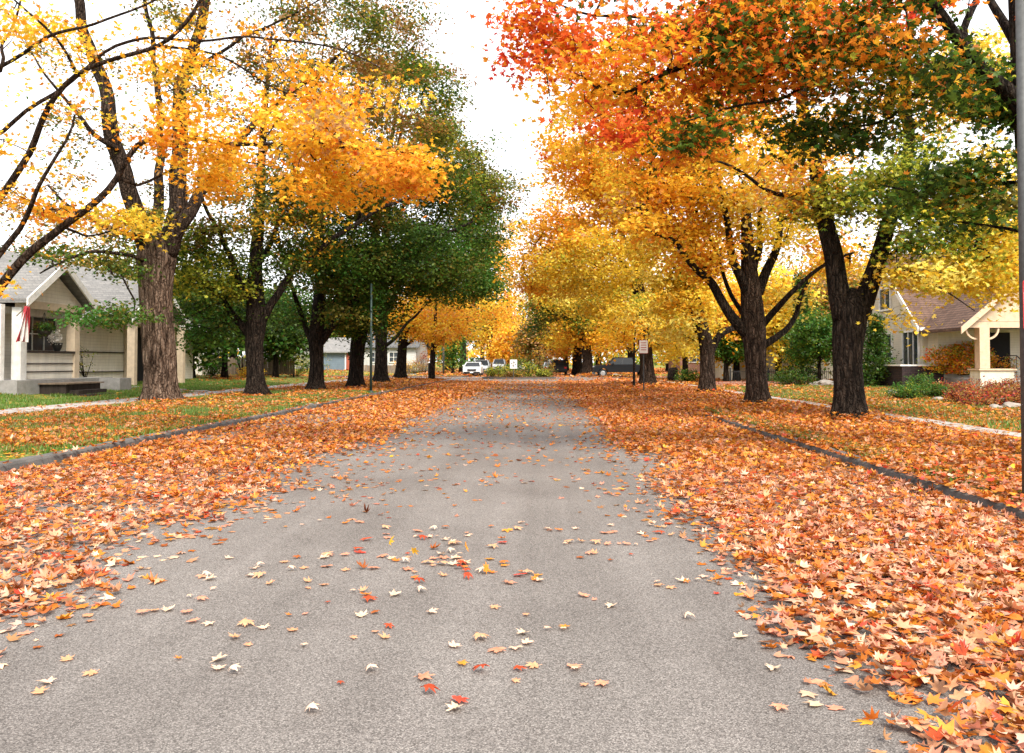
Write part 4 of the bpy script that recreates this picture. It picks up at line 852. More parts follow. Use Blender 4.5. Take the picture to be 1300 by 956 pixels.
for i, (px, Y, w_, hh_, pal, lab, nm) in enumerate([(375, 60, 1.6, .9, 'ygreen', 'yellow-green bush behind the second and third dark trunks', 'bush'), (318, 52, .8, .35, 'goldy', 'low golden bush in front of the board fence', 'bush'), (390, 74, 2.2, .9, 'olive', 'long olive hedge beyond the left lawn', 'hedge'),
      (525, 78+8, 1.5, .7, 'brownol', 'brownish bush beyond the left corner', 'bush'), (512, 90, 1.2, .8, 'goldy', 'golden bush beside the white far house', 'bush'), (538, 95, 1.1, 1.3, 'burg', 'tall burgundy bush at the left corner', 'bush'), (270, 53, .7, .6, 'dark', 'dark bush right of the pale shed', 'bush'),
      (873, 52, .65, .42, 'emer', 'round green bush beside the black stump', 'bush'), (1008, 42, 1.1, .42, 'dark', 'low round dark bush in front of the iron fence', 'bush'), (235, 52, .8, .8, 'dark', 'dark bush between the shaggy trunk and the pale shed', 'bush')]):
    bush(nm, lab, pxy(px, Y), Y, w_, w_*.7, hh_, pal, 70, 16, .13, .16)
tag(bpy.data.objects['hedge'], None, 'hedge')

# right house
h2 = empty('house', (-.3, 0, 0), 'cream house with steep brown shingle roof, dark brick base and peach gabled porch', 'house')
MB().box(17.7, 30, 38, 46, 1.16, 3.04).build('wall', M['siding_cream'], h2)
MB().box(17.66, 30, 37.95, 46, .1, 1.15).build('foundation', M['brick_dark'], h2)
gable_wall(17.7, 17.85, 38, 46, 3.05, 6.5, 'x').build('gable', M['siding_cream'], h2)
rf = gable_roof(17.3, 30.5, 37.45, 46.55, 2.86, 6.75, 'x').build('roof', M['shingle_brown'], h2); rake(17.24, 37.45, 46.55, 2.86, 6.75, 'x', .26, .06).build('fascia', M['trim'], rf)
MB().box(17.3, 30.5, 37.3, 37.43, 2.86, 3.0).build('gutter', M['trim'], rf); MB().box(25, 25.9, 41.4, 42.2, 5.6, 8).build('chimney', M['brick_red'], rf)
MB().tube([(18.1, 37.9, .2), (18.1, 37.9, 2.85)], [.045, .045], 8).build('downspout', M['trim'], h2)
window(h2, 'x', 17.7, 38.35, 39.9, 1.35, 2.85, -1, 'trim', 2, False); window(h2, 'x', 17.7, 41.2, 42.8, 1.5, 2.8, -1); window(h2, 'x', 17.7, 41.3, 42.5, 4.1, 5.1, -1, 'trim', 1, False)
window(h2, 'y', 38, 19.9, 20.6, 2.0, 2.85, -1, 'trim', 0)
pwl = MB().box(16.3, 16.6, 36.9, 44.5, .1, 1.28).build('terrace_wall', M['brick_dark'], h2); MB().box(16.2, 16.7, 36.85, 44.5, 1.285, 1.35).build('cap', M['trim'], pwl)
pwl = MB().box(16.6, 18.1, 36.9, 37.15, .1, 1.28).build('terrace_wall', M['brick_dark'], h2); MB().box(16.703, 18.1, 36.85, 37.2, 1.288, 1.352).build('cap', M['trim'], pwl)
# porch
PX0, PX1, PY = 17.75, 23.9, 33.9
r_ = gable_roof(PY, 38.2, PX0-.4, PX1+.4, 2.72, 5.7, 'y').build('porch_roof', M['shingle_brown'], h2)
rake(PY-.06, PX0-.4, PX1+.4, 2.72, 5.7, 'y', .24, .06).build('fascia', M['trim_peach'], r_)
gable_wall(PY+.5, PY+.62, PX0+.2, PX1-.2, 3.12, 5.4, 'y').build('porch_gable', M['trim_peach'], h2)
MB().box(PX0-.2, PX1+.2, PY+.35, PY+.6, 2.86, 3.1).build('beam', M['trim_peach'], h2)
for x in (18.2, 23.1):
    MB().box(x, x+.4, PY+.2, PY+.6, 1.2, 2.855, ).build('column', M['trim_peach'], h2)
MB().box(18.15, 19.5, PY+.1, PY+.9, .1, 1.12).build('pedestal', M['siding_cream'], h2); MB().box(18.08, 19.57, PY+.03, PY+.97, 1.125, 1.19).build('pedestal_cap', M['trim_peach'], h2)
MB().box(22.6, 23.8, PY+.1, PY+.9, .1, 1.12).build('pedestal', M['siding_cream'], h2)
for sx, x in ((1, 18.6), (-1, 18.2)):
    mb = MB(); pts = [(x+sx*(.45*math.sin(a)), PY+.4, 2.4+.42*(1-math.cos(a))) for a in np.linspace(0, math.pi/2, 7)]; [mb.bar(p, q, .07, .07) for p, q in zip(pts[:-1], pts[1:])]; mb.build('bracket', M['trim_peach'], h2)
MB().box(17.9, 23.9, 37.0, 37.94, .1, 2.9).build('wall', M['siding_cream'], h2)
d_ = MB().box(20.0, 21.0, 36.94, 36.995, .8, 2.75).build('door', M['dark'], h2); window(h2, 'y', 37.0, 21.6, 22.8, 1.5, 2.6, -1, 'trim', 0)
MB().box(18.2, 23.8, PY+.95, 37.0, .1, .78).build('porch_floor', M['concrete'], h2)
st = MB(); [st.box(19.6, 22.5, PY-.9+i*.32, PY+.94, .05, .22+.14*i) for i in range(5)]; st.build('steps', M['concrete'], h2)
for x in (19.6, 20.9):
    mb = MB(); a, b, c = (x, PY-1.3, .95), (x, PY+.1, 1.72), (x, PY+.8, 1.72); mb.bar(a, b, .035); mb.bar(b, c, .035)
    mb.bar((x-.9, PY-1.6, .5), a, .035)
    for t in np.linspace(0, 1, 5): mb.bar((x, a[1]+(b[1]-a[1])*t, .25+.55*t), (x, a[1]+(b[1]-a[1])*t, .95+.77*t), .018)
    mb.build('railing', M['black_metal'] if x < 20 else M['trim'], h2)
bush('trailing_vine', 'red and green trailing vine along the cream house wall', 18.5, 36.6, 1.5, .55, .66, 'vine', 260, 30, .13, .14, z=.95, cat='vine')
bush('trailing_vine', 'reddish vine behind the porch column of the cream house', 20.2, 36.2, .5, .3, .4, 'vine', 40, 14, .09, .08, z=1.0, cat='vine')
for i, (px, Y, w_, hh_, pal, lab) in enumerate([(1150, 26.5, .55, .28, 'emer', 'low spreading green juniper, leftmost in the bed before the cream house'), (1168, 28.5, .5, .42, 'emer', 'upright green juniper in the bed before the cream house'), (1190, 27.5, .55, .24, 'green', 'low green juniper right of the upright one')]):
    bush('juniper', lab, pxy(px, Y), Y, w_, w_*.8, hh_, pal, 90, 20, .07, .07, group='junipers in the front bed')
for i, (px, Y, w_, hh_) in enumerate([(1200, 29, .8, .26), (1232, 27.5, 1.0, .3), (1265, 26, 1.0, .28), (1295, 27, 1.0, .34), (1225, 24.5, .7, .2), (1262, 22.8, .9, .2), (1300, 23.5, 1.0, .3)]):
    bush('ground_cover', ['dark red low plant right of the junipers', 'dark red low plant below the trailing vine', 'dark red low plant in front of the porch pedestal', 'dark red low plant in front of the porch steps', 'small rust-red plant on the left front of the bed', 'rust-red plant at the front middle of the bed', 'dark red plant behind the sign pole'][i],
         pxy(px, Y), Y, w_, w_*.8, hh_, 'burg', 90, 18, .08, .08, cat='plant', group='dark red plants in the front bed')
def rock(x, y, s, lab):
    me = bpy.data.meshes.new('rock'); bm = bmesh.new(); bmesh.ops.create_icosphere(bm, subdivisions=3, radius=1)
    for v in bm.verts:
        n_ = mnoise.noise(v.co*1.3+Vector((x, y, 0)))*.35+mnoise.noise(v.co*3.5+Vector((x, y, 0)))*.12; v.co *= 1+n_; v.co.x *= s*1.3; v.co.y *= s; v.co.z *= s*.65
    bm.to_mesh(me); bm.free(); me.materials.append(M['rock']); o = bpy.data.objects.new('rock', me); COL.objects.link(o); o.location = (x, y, gz(x)+s*.25); tag(o, lab, 'rock', 'rocks edging the front yards'); return o
for px, Y, s, lab in ((1048, 41, .34, 'grey rock at the foot of the broad evergreen'), (1036, 41.6, .22, 'smaller grey rock left of the big one below the evergreen'), (1190, 26, .13, 'pale rock among the junipers'), (1215, 30.5, .22, 'pale rock below the brick base'), (1248, 30.5, .25, 'reddish pale rock in front of the pedestal'),
                      (1135, 31, .2, 'pale rock right of the forked maple'), (1272, 25, .14, 'pale rock in the red plants'), (1262, 21.6, .13, 'flat pale rock at the lawn edge right'), (1283, 21.8, .18, 'larger flat rock at the lawn edge right')): rock(pxy(px, Y), Y, s, lab)
# retaining edge and iron fence
mb = MB(); x = pxy(892, 44)
for i in range(9): mb.box(8.9+i*.62, 8.9+i*.62+.6, 43.9, 44.15, .1, .44+random.uniform(-.01, .01))
tag(mb.build('garden_edging', M['brick_red']), 'low reddish stone edging in front of the iron fence', 'edging')
fe = empty('iron_fence', (10.5, 45.5, .3), 'black iron picket fence in front of the tan house', 'fence')
mb = MB()
for i in range(56): mb.box(i*.11, i*.11+.02, -.01, .01, 0, .72)
mb.build('pickets', M['black_metal'], fe); mb = MB(); mb.box(-.03, 6.15, -.022, -.012, .1, .13); mb.box(-.03, 6.15, -.022, -.012, .62, .65); mb.build('rails', M['black_metal'], fe)
mb = MB(); [mb.box(-.05+i*2.06, .03+i*2.06, .012, .09, -.1, .85) for i in range(4)]; mb.build('posts', M['black_metal'], fe)
mb = MB(); mb.tube([(0, 0, -.1), (0, 0, .35), (.02, 0, .8), (0, 0, .9)], [.38, .33, .31, .25], 16, bark_disp(3, .1)); o = mb.build('tree_stump', M['bark_dark'], None, True); o.location = (pxy(854, 55), 55, .2); tag(o, 'short black tree stump on the right lawn beyond the third trunk', 'stump')
mb = MB(); mb.tube([(0, 0, -.1), (.05, 0, .5), (.1, 0, 1.1)], [.5, .4, .36], 16, bark_disp(9, .12)); o = mb.build('tree_stump', M['bark'], None, True); o.location = (pxy(346, 60), 60, .45); tag(o, 'grey broken tree stump just right of the second dark trunk', 'stump')

# ------------------------------------------------------------------ street furniture
def text_mesh(txt, size, mat, parent, loc, rot=(math.pi/2, 0, 0), name='lettering'):
    cu = bpy.data.curves.new(name, 'FONT'); cu.body = txt; cu.size = size; cu.extrude = .001; cu.align_x = 'LEFT'; cu.offset = size*.02
    o = bpy.data.objects.new(name, cu); COL.objects.link(o)
    dg = bpy.context.evaluated_depsgraph_get(); me = bpy.data.meshes.new_from_object(o.evaluated_get(dg)); bpy.data.objects.remove(o)
    me.materials.clear(); me.materials.append(mat); o = bpy.data.objects.new(name, me); COL.objects.link(o); o.parent = parent; o.location = loc; o.rotation_euler = rot; return o
def plate(w, h, mat, parent, name='sign_plate', z=0, y=0, x=0, t=.003, rad=.03):
    pts = []
    for cx, cz, a0 in ((w/2-rad, h/2-rad, 0), (-w/2+rad, h/2-rad, 90), (-w/2+rad, -h/2+rad, 180), (w/2-rad, -h/2+rad, 270)):
        for k in range(5): a = R(a0+k*22.5); pts.append((x+cx+rad*math.cos(a), z+cz+rad*math.sin(a)))
    return MB().prism(pts, 'y', y, y+t).build(name, mat, parent)
sx, sy = pxy(1303, 8.2), 8.2
sp = empty('sign_pole', (sx, sy, .14), 'grey metal pole at the right edge with a white and red no parking sign', 'street sign')
mb = MB(); mb.tube([(0, 0, -.05), (0, 0, 5.6)], [.055, .045], 20); mb.build('post', M['steel'], sp, True)
zc = 1.45+(460-389)*sy/FPX-.14
pl = plate(.33, .49, M['sign_red'], sp, 'sign_plate', zc, -.075, .10); plate(.312, .472, M['sign_white'], pl, 'sign_face', zc, -.0775, .10, .002, .024)
plate(.312, .115, M['sign_red'], pl, 'sign_band', zc+.176, -.0805, .10, .002, .02)
for t_, dz, sz, mt, dx in (('NO', .14, .1, 'sign_white', -.125), ('C', .03, .07, 'black_paint', -.105), ('D', -.045, .07, 'black_paint', -.105), ('V', -.17, .08, 'sign_red', -.115)):
    text_mesh(t_, sz, M[mt], pl, (.10+dx, -.083, zc+dz), name='lettering')
mb = MB(); mb.box(-.07, .07, -.07, -.06, zc+.12, zc+.15); mb.box(-.07, .07, -.07, -.06, zc-.15, zc-.12); mb.build('bracket', M['steel'], sp)
y_ = 36.9; x_ = pxy(817, y_)
sp = empty('parking_sign', (x_, y_, .14), 'small white parking sign on a thin grey post in front of the bright yellow maple', 'street sign')
MB().tube([(0, 0, -.05), (0, 0, 2.35)], [.03, .03], 8).build('post', M['steel'], sp)
pl = plate(.4, .6, M['sign_red'], sp, 'sign_plate', 2.0, -.04, 0); plate(.37, .57, M['sign_white'], pl, 'sign_face', 2.0, -.043, 0, .002, .025)
mb = MB(); [mb.box(-.12, .12, -.046, -.0445, 2.0+d, 2.03+d) for d in (.16, .06, -.05, -.15)]; mb.build('printed_lines', M['sign_red'], pl)
y_ = 35.3
sp = empty('green_post', (pxy(471, y_), y_, .14), 'tall dark green metal post on the left strip beside the kerb', 'post')
MB().tube([(0, 0, -.05), (0, 0, 4.7)], [.06, .045], 12).build('post', M['green_metal'], sp, True); MB().tube([(0, 0, 0), (0, 0, .1)], [.12, .1], 12).build('base', M['green_metal'], sp)
y_ = 84.5; sp = empty('lamp_pole', (pxy(563, y_), y_, .1), 'pale grey lamp pole beyond the left corner', 'lamp pole')
MB().tube([(0, 0, -.05), (0, 0, 6)], [.11, .08], 12).build('post', M['steel'], sp, True)
mb = MB(); mb.tube([(0, 0, 5.9), (.5, -.1, 6.3), (1.3, -.3, 6.4)], [.05, .04, .04], 8); mb.build('arm', M['steel'], sp); MB().tube([(1.2, -.28, 6.38), (1.9, -.45, 6.36)], [.12, .09], 10).build('lamp_head', M['steel'], sp)
y_ = 66; sp = empty('marker_post', (pxy(545, y_), y_, .1), 'short grey metal post at the left corner by the crossing', 'post')
MB().tube([(0, 0, -.05), (0, 0, 1.25)], [.1, .1], 12).build('post', M['steel'], sp, True); MB().tube([(0, 0, 1.25), (0, 0, 1.3)], [.11, .06], 12).build('cap', M['steel'], sp)
# traffic circle
IX, IY, IR = -1.7, 73.5, 3.3
mb = MB(); ring = [(IX+IR*math.cos(a), IY+IR*math.sin(a)) for a in np.linspace(0, 2*math.pi, 40, endpoint=False)]; mb.prism(ring, 'z', .002, .14)
tag(mb.build('traffic_island', M['kerb']), kind='structure'); mb = MB(); mb.prism([(IX+(x-IX)*.94, IY+(y-IY)*.94) for x, y in ring], 'z', .1, .19); tag(mb.build('island_soil', M['soil']), kind='structure')
for i, (dx, dy, w_, hh_, pal, lab) in enumerate([(-2.4, 0, .7, .35, 'ygreen', 'yellow-green grassy plant, leftmost on the traffic island'), (-1.3, -.8, .75, .45, 'ygreen', 'yellow-green plant second from the left on the traffic island'), (-.5, .5, .8, .62, 'green', 'tall dark green bush left of the island sign'), (.9, -.4, .8, .6, 'ygreen', 'yellow-green bush right of the island sign'),
      (1.7, .4, .6, .66, 'brownol', 'brown dry bush on the right of the traffic island'), (2.6, -.2, .5, .5, 'brownol', 'small brown bush at the right end of the traffic island'), (0, 1.9, .9, .75, 'olive', 'olive bush at the back of the traffic island'), (2.1, -1.3, .6, .25, 'ygreen', 'low pale plant on the right front of the traffic island'), (-.3, -1.9, .8, .2, 'brownol', 'low brown plant at the front of the traffic island')]):
    bush('island_bush', lab, IX+dx, IY+dy, w_, w_*.9, hh_*1.25, pal, 55, 14, .16, .15, z=.19, group='bushes on the traffic island')
bgtree('small_tree', 'small thin brown tree on the right of the traffic island', IX+1.9, IY+.2, 2.9, 1.1, 'brownol', 34, 10, .16, .2, .35, seed=91, tr=.06)
sp = empty('circle_sign', (pxy(652, 70.4), 70.4, .15), 'white square sign with black circling arrows on the traffic island', 'street sign')
MB().tube([(0, 0, 0), (0, 0, 1.6)], [.03, .03], 8).build('post', M['steel'], sp)
zc = 1.15; pl = plate(.6, .75, M['sign_white'], sp, 'sign_plate', zc, -.04, 0)
mb = MB()
for k in range(4):
    a0 = k*math.pi/2; pts = [(.15*math.cos(a0+t), zc+.15*math.sin(a0+t)) for t in np.linspace(.25, 1.15, 6)]
    for (xa, za), (xb, zb) in zip(pts[:-1], pts[1:]): mb.bar((xa, -.044, za), (xb, -.044, zb), .05, .004)
    a = a0+1.35; c = Vector((.16*math.cos(a), 0, .16*math.sin(a))); tdir = Vector((-math.sin(a), 0, math.cos(a))); nd = Vector((math.cos(a), 0, math.sin(a)))
    tri = [c+tdir*.07, c-tdir*.05+nd*.07, c-tdir*.05-nd*.07]; mb.prism([(p.x, zc+p.z) for p in tri], 'y', -.047, -.042)
mb.bar((0, -.044, zc-.26), (0, -.044, zc+.26), .035, .004)
mb.build('arrows', M['black_paint'], pl)

# ------------------------------------------------------------------ vehicles
def car(label, x, y, rz, paint, kind='sedan', name='parked_car', cat='car'):
    o = empty(name, (x, y, 0), label, cat, None, rz); Ln, W = 4.6, 1.8
    if kind == 'sedan': low = [(-2.3, .35), (-2.3, .8), (-2.15, .95), (-1.2, 1.02), (1.9, .98), (2.25, .85), (2.3, .4)]; cab = [(-1.35, 1.0), (-.55, 1.42), (.75, 1.45), (1.65, 1.0)]; H_ = 1.45
    elif kind == 'suv': low = [(-2.3, .4), (-2.32, .85), (-2.15, 1.05), (-1.1, 1.12), (2.2, 1.12), (2.3, .9), (2.3, .45)]; cab = [(-1.25, 1.1), (-.6, 1.68), (1.7, 1.7), (2.2, 1.1)]
    elif kind == 'van': low = [(-2.4, .4), (-2.4, .9), (-2.2, 1.15), (-1.6, 1.25), (2.4, 1.25), (2.45, .9), (2.45, .45)]; cab = [(-1.75, 1.23), (-1.0, 1.86), (2.2, 1.9), (2.4, 1.25)]
    else: low = [(-2.8, .5), (-2.8, 1.05), (-2.6, 1.18), (-1.4, 1.25), (2.75, 1.22), (2.8, .9), (2.8, .55)]; cab = [(-1.5, 1.23), (-.85, 1.88), (.9, 1.9), (1.2, 1.23)]
    W = 1.8 if kind != 'pickup' else 2.0
    xs = [p[0] for p in low]; wx = (min(xs)+.85, max(xs)-.85)
    prof = low[:]; wr = .33 if kind != 'pickup' else .4
    # underside with wheel arches
    for c in (wx[1], wx[0]):
        prof += [(c+(wr+.07)*math.cos(a), low[0][1]+(wr+.1)*math.sin(a)*.85) for a in np.linspace(0, math.pi, 9)]
    MB().prism(prof, 'x', -W/2, W/2)  # local axes: x across, y along (front at -y)
    b = MB(); n = len(prof); v = []
    for s_, ins in ((-W/2, .06), (-W/2+.07, 0), (W/2-.07, 0), (W/2, .06)):
        for (a, z) in prof: v.append((s_, a*(1-ins*.3), z-(ins*.3 if z > .8 else 0)))
    f = [tuple(range(n-1, -1, -1)), tuple(range(3*n, 4*n))]+[(k*n+i, k*n+(i+1) % n, (k+1)*n+(i+1) % n, (k+1)*n+i) for k in range(3) for i in range(n)]
    b.add(v, f); b.build('body', M[paint], o)
    c = MB(); ti = .22; vv = []
    (a0, z0), (a1, z1), (a2, z2), (a3, z3) = cab
    base = [(-W/2+.05, a0, z0), (W/2-.05, a0, z0), (W/2-.05, a3, z3), (-W/2+.05, a3, z3)]; top = [(-W/2+ti, a1, z1), (W/2-ti, a1, z1), (W/2-ti, a2, z2), (-W/2+ti, a2, z2)]
    c.add(base+top, [(3, 2, 1, 0), (4, 5, 6, 7), (0, 1, 5, 4), (1, 2, 6, 5), (2, 3, 7, 6), (3, 0, 4, 7)]); c.build('windows', M['car_glass'], o, bevel=.02)
    rf_ = MB(); rf_.box(-W/2+ti-.03, W/2-ti+.03, a1-.03, a2+.03, max(z1, z2)-.03, max(z1, z2)+.03); rf_.build('roof', M[paint], o, bevel=.02)
    pi = MB()
    for s_ in (-1, 1):
        bx_, tx_ = s_*(W/2-.045), s_*(W/2-ti+.005)
        pi.bar((bx_, a0, z0), (tx_, a1, z1), .07); pi.bar((bx_, a3, z3), (tx_, a2, z2), .09); pi.bar((bx_*1.0, (a0+a3)/2, z0), (tx_, (a1+a2)/2, z1), .07)
    pi.build('pillars', M[paint], o)
    for s_ in (-1, 1):
        for yy in wx:
            w_ = MB(); w_.tube([(s_*(W/2-.2), yy, wr), (s_*(W/2+.005), yy, wr)], [wr, wr], 20); w_ = w_.build('wheel', M['tyre'], o)
            MB().tube([(s_*(W/2+.006), yy, wr), (s_*(W/2+.02), yy, wr)], [wr*.6, wr*.45], 10).build('rim', M['rim'], w_)
        hl = MB(); hl.box(s_*(W/2-.42)-.17, s_*(W/2-.42)+.17, low[1][0]-.02, low[1][0]+.2, low[1][1]-.12, low[1][1]+.04); hl.build('headlight', M['lamp_glass'], o, bevel=.02)
        tl = MB(); e = max(xs); tl.box(s_*(W/2-.2)-.14, s_*(W/2-.2)+.14, e-.12, e+.02, low[-2][1]-.14, low[-2][1]+.06); tl.build('taillight', M['taillight'], o)
        MB().box(s_*(W/2+.09)-.09, s_*(W/2+.09)+.09, a0+.45, a0+.58, z0+.02, z0+.17).build('mirror', M[paint], o, bevel=.02)
    gr = MB(); gr.box(-.45, .45, low[0][0]-.025, low[0][0]+.1, .55, .76); gr.build('grille', M['black_metal'], o)
    bp = MB(); bp.box(-W/2+.05, W/2-.05, low[0][0]-.06, low[0][0]+.12, .28, .5); bp.build('bumper', M['black_metal'] if paint != 'car_black' else M['steel'], o, bevel=.03)
    MB().box(-.16, .16, low[0][0]-.075, low[0][0]-.062, .36, .47).build('number_plate', M['sign_white'], o)
    return o
PI = math.pi
car('white hatchback facing the camera, parked at the left beyond the crossing', pxy(601, 87), 87, 0, 'car_white', 'sedan')
car('silver sport utility parked right behind the white hatchback', pxy(612, 96), 96, 0, 'car_silver', 'suv')
car('silver van parked third in the left row', pxy(634, 122), 122, 0, 'car_silver', 'van', 'parked_van', 'van')
car('small white car parked farthest down the left row', pxy(648, 150), 150, 0, 'car_white', 'suv')
car('black sport utility parked at the right beyond the crossing', pxy(709, 93), 93, PI, 'car_black', 'suv')
car('silver car parked behind the black sport utility on the right', pxy(699, 104), 104, PI, 'car_silver', 'sedan')
car('black pickup truck standing side-on on the cross street at the right', pxy(790, 80.5), 80.5, -PI/2, 'car_black', 'pickup', 'pickup_truck', 'truck')

# ------------------------------------------------------------------ leaf litter and grass
def vnoise(x, y, s, seed):
    r = np.random.default_rng(seed); Gd = r.random((128, 128)); u = x/s+1000; v = y/s+1000
    i = np.floor(u).astype(int); j = np.floor(v).astype(int); fu = u-i; fv = v-j; fu = fu*fu*(3-2*fu); fv = fv*fv*(3-2*fv)
    g = lambda a, b: Gd[a % 128, b % 128]
    return (g(i, j)*(1-fu)+g(i+1, j)*fu)*(1-fv)+(g(i, j+1)*(1-fu)+g(i+1, j+1)*fu)*fv
def sstep(a, b, x): t = np.clip((x-a)/(b-a), 0, 1); return t*t*(3-2*t)
def density(x, y):
    wob = (vnoise(x*0, y, 1.6, 1)-.5)*.9*np.clip(1.2-y/22, .25, 1)+(vnoise(x, y, .45, 2)-.5)*.5
    n1 = vnoise(x, y, .8, 3); n2 = vnoise(x, y, 2.2, 4); n3 = vnoise(x, y, .35, 5)
    d = np.zeros_like(x)
    road = (x > XL) & (x < XR)
    far = np.clip((y-14)/34, 0, 1)
    c = 2.0+14*np.clip(n1*n3*2.2-.62, 0, 1)+far*30*n1+far**2*28+8*np.clip((y-7)/10, 0, 1)*n1
    c += 20*sstep(-3.4, -2.2, -np.abs(x+2.9)*3-.8)*0
    rp = sstep(1.25, 2.0, x+wob*.8)*(300-170*np.clip((.42-n1)*3, 0, 1)*sstep(2.6, 3.6, x))
    rp += 18*sstep(.5, 1.4, x+wob)
    rp *= 1+.7*(y < 8); 
    lp = sstep(2.75, 3.7, -x+wob*.8)*(235*np.clip(.25+1.5*n1, 0, 1)*(1-.8*sstep(.45, .62, n2)*sstep(4.2, 5, -x)*(1-sstep(6.3, 6.7, -x))))
    lp += 14*sstep(1.6, 2.8, -x+wob)
    d = np.where(road, c+rp+lp, 0)
    rs_ = (x >= XR) & (x < 7.15)
    kerbgap = 1-.9*sstep(-.06, .06, -np.abs(x-4.40)+.085)*(vnoise(x, y, 1.1, 33) > .42)*(y < 22)
    d = np.where(rs_, (330-120*np.clip(n2-.4, 0, 1))*kerbgap, d)
    d = np.where((x >= 7.15) & (x < 8.4), 50*n2+330*np.clip(sstep(7.6, 7.2, x), 0, 1), d)
    d = np.where((x >= 8.4), (60+230*n1*n2)*np.clip(1.3-(x-8.4)/14, .3, 1), d)
    ls_ = (x <= XL) & (x > -12.2)
    kl = 1-.93*sstep(-.1, .1, -np.abs(x+7.0)+.17)*(y < 40)
    d = np.where(ls_, (45+240*sstep(.24, .7, n1*.6+n2*.5))*kl, d)
    d = np.where((x <= -12.2) & (x > -13.8), 7+16*n1, d)
    d = np.where(x <= -13.8, 7+60*sstep(.4, .8, n2)*n1*1.6, d)
    cross = (y > CY0-.5) & (y < CY1); d = np.where(cross, 7+22*n1+90*sstep(3, 1, y-CY0)*(np.abs(x+1.3) > 5), d)
    d = np.where((y >= CY1) & road, 40+60*n1, d)
    return d
def litter(name, label, x0, x1, y0, y1, level, smul, dmul, palf):
    area = (x1-x0)*(y1-y0); dmul = dmul*1.75; mx = 560*dmul; n = int(area*mx)
    x = RNG.uniform(x0, x1, n); y = RNG.uniform(y0, y1, n); d = density(x, y)*dmul
    # keep only what the wider view can see
    vis = np.abs(x)/np.maximum(y+3, 1) < 1.05
    keep = (RNG.random(n) < d/mx) & (vis | (y < 0)); keep &= ~(((x-IX)**2+(y-IY)**2) < IR*IR)
    if bareskip is not None: keep &= ~bareskip(x, y)
    x = x[keep]; y = y[keep]; d = d[keep]; n = len(x)
    z = zmap(x); dd = d/dmul; z = z+.006+RNG.random(n)*np.clip(dd/300, 0, 1)*.07
    z = np.where(((x > -13.8) & (x < -12.2)) | ((x > 7.15) & (x < 8.35)), z+.035, z)
    for (tx, ty, tr_) in TRUNKS:
        q_ = np.hypot(x-tx, y-ty); z = z+(.13*np.exp(-np.maximum(0, q_-tr_*1.15)**2/.25)*(x > 0)+.04*np.exp(-np.maximum(0, q_-tr_*1.2)**2/.1)*(x < 0))*RNG.random(n)
    z = z+(.135*sstep(XR-.38, XR-.02, x)*(x < XR)*np.clip((y-19)/4+vnoise(x*0, y, 1.3, 44)-.5, .06, 1))*(.55+.45*RNG.random(n))
    z = np.where(((x > XR-.03) & (x < XR+.19)) | ((x < XL+.03) & (x > XL-.19)), .152, z)
    if y0 >= CY0-1: z = np.where((y > CY0) & (y < CY1), .01, z)
    tilt = np.where(dd > 60, .5, .16); nn = np.stack([RNG.normal(0, 1, n)*tilt, RNG.normal(0, 1, n)*tilt, np.ones(n)], 1)
    cc = palf(x, y, n)*RNG.uniform(.75, 1.05, (n, 1)); ss = RNG.uniform(.55, 1.2, n)*.118*smul
    V, Fc, Cl = leaf_arrays(np.stack([x, y, z], 1), nn, ss, jitter(cc, .14), level, .42)
    V[:, 2] = np.maximum(V[:, 2], (np.repeat(z, len(maple(level)[0]))-.004))
    o = npmesh(name, V, Fc, M['litter'], Cl); return tag(o, label, 'fallen leaves', None, 'stuff'), n
def mixpal(x, y, n):
    a = pick('litter', n); b = pick('litter_pale', n); c = pick('litter_gold', n)
    pz = np.clip(1.25-(y-4)/11, .3, .97)*np.where((x > XL) & (x < XR), 1, .35); u = RNG.random(n)
    out = np.where((u < pz)[:, None], b, a); g = (RNG.random(n) < np.where(x > 7, .8, np.where(y > 11, .66, .16))); return np.where(g[:, None], c, out)
def mixleft(x, y, n):
    o = mixpal(x, y, n); g = RNG.random(n) < np.where(x < -7, .45, 0); return np.where(g[:, None], pick('litter_gold', n), o)
bareskip = lambda x, y: (x > -2.6+.02*y) & (x < 1.15) & (y < 7.5)
tot = 0
for args in (('leaf_litter', 'near pale orange fallen leaves piled along the right side of the street', -.2, XR, .5, 12, 0, 1, 1, mixpal), ('leaf_litter', 'near pale orange fallen leaves piled along the left side of the street', XL, -.2, .5, 12, 0, 1, 1, mixpal),
             ('leaf_litter', 'deep orange leaf carpet on the right planting strip and lawn near the camera', XR, 15, .5, 20, 1, 1.0, 1, mixpal), ('leaf_litter', 'orange leaves scattered over the left grass strip and lawn near the camera', -20, XL, 3, 24, 1, 1.0, 1, mixleft),
             ('leaf_litter', 'orange fallen leaves over the middle stretch of the street', XL, XR, 12, 30, 1, 1.05, 1, mixpal), ('leaf_litter', 'golden fallen leaves over the middle stretch of the right yards', XR, 26, 20, 40, 2, 1.35, .6, mixpal), ('leaf_litter', 'golden fallen leaves over the middle stretch of the left yards', -30, XL, 24, 42, 2, 1.35, .6, mixleft),
             ('leaf_litter', 'orange fallen leaves over the street before the crossing', XL, XR, 30, CY0, 2, 1.5, .5, mixpal), ('leaf_litter', 'orange fallen leaves at the far corners and the crossing', -34, 34, 40, CY0+20, 2, 2.2, .2, mixleft), ('leaf_litter', 'fallen leaves beyond the crossing', -24, 24, CY1, 150, 2, 3.5, .07, mixleft)):
    if args[0:1] and args[4] == 40:
        # skip the road part already covered
        bs = bareskip; bareskip = lambda x, y: (x > XL) & (x < XR) & (y < CY0); o, n = litter(*args); bareskip = bs
    else: o, n = litter(*args)
    tot += n
print('litter', tot)
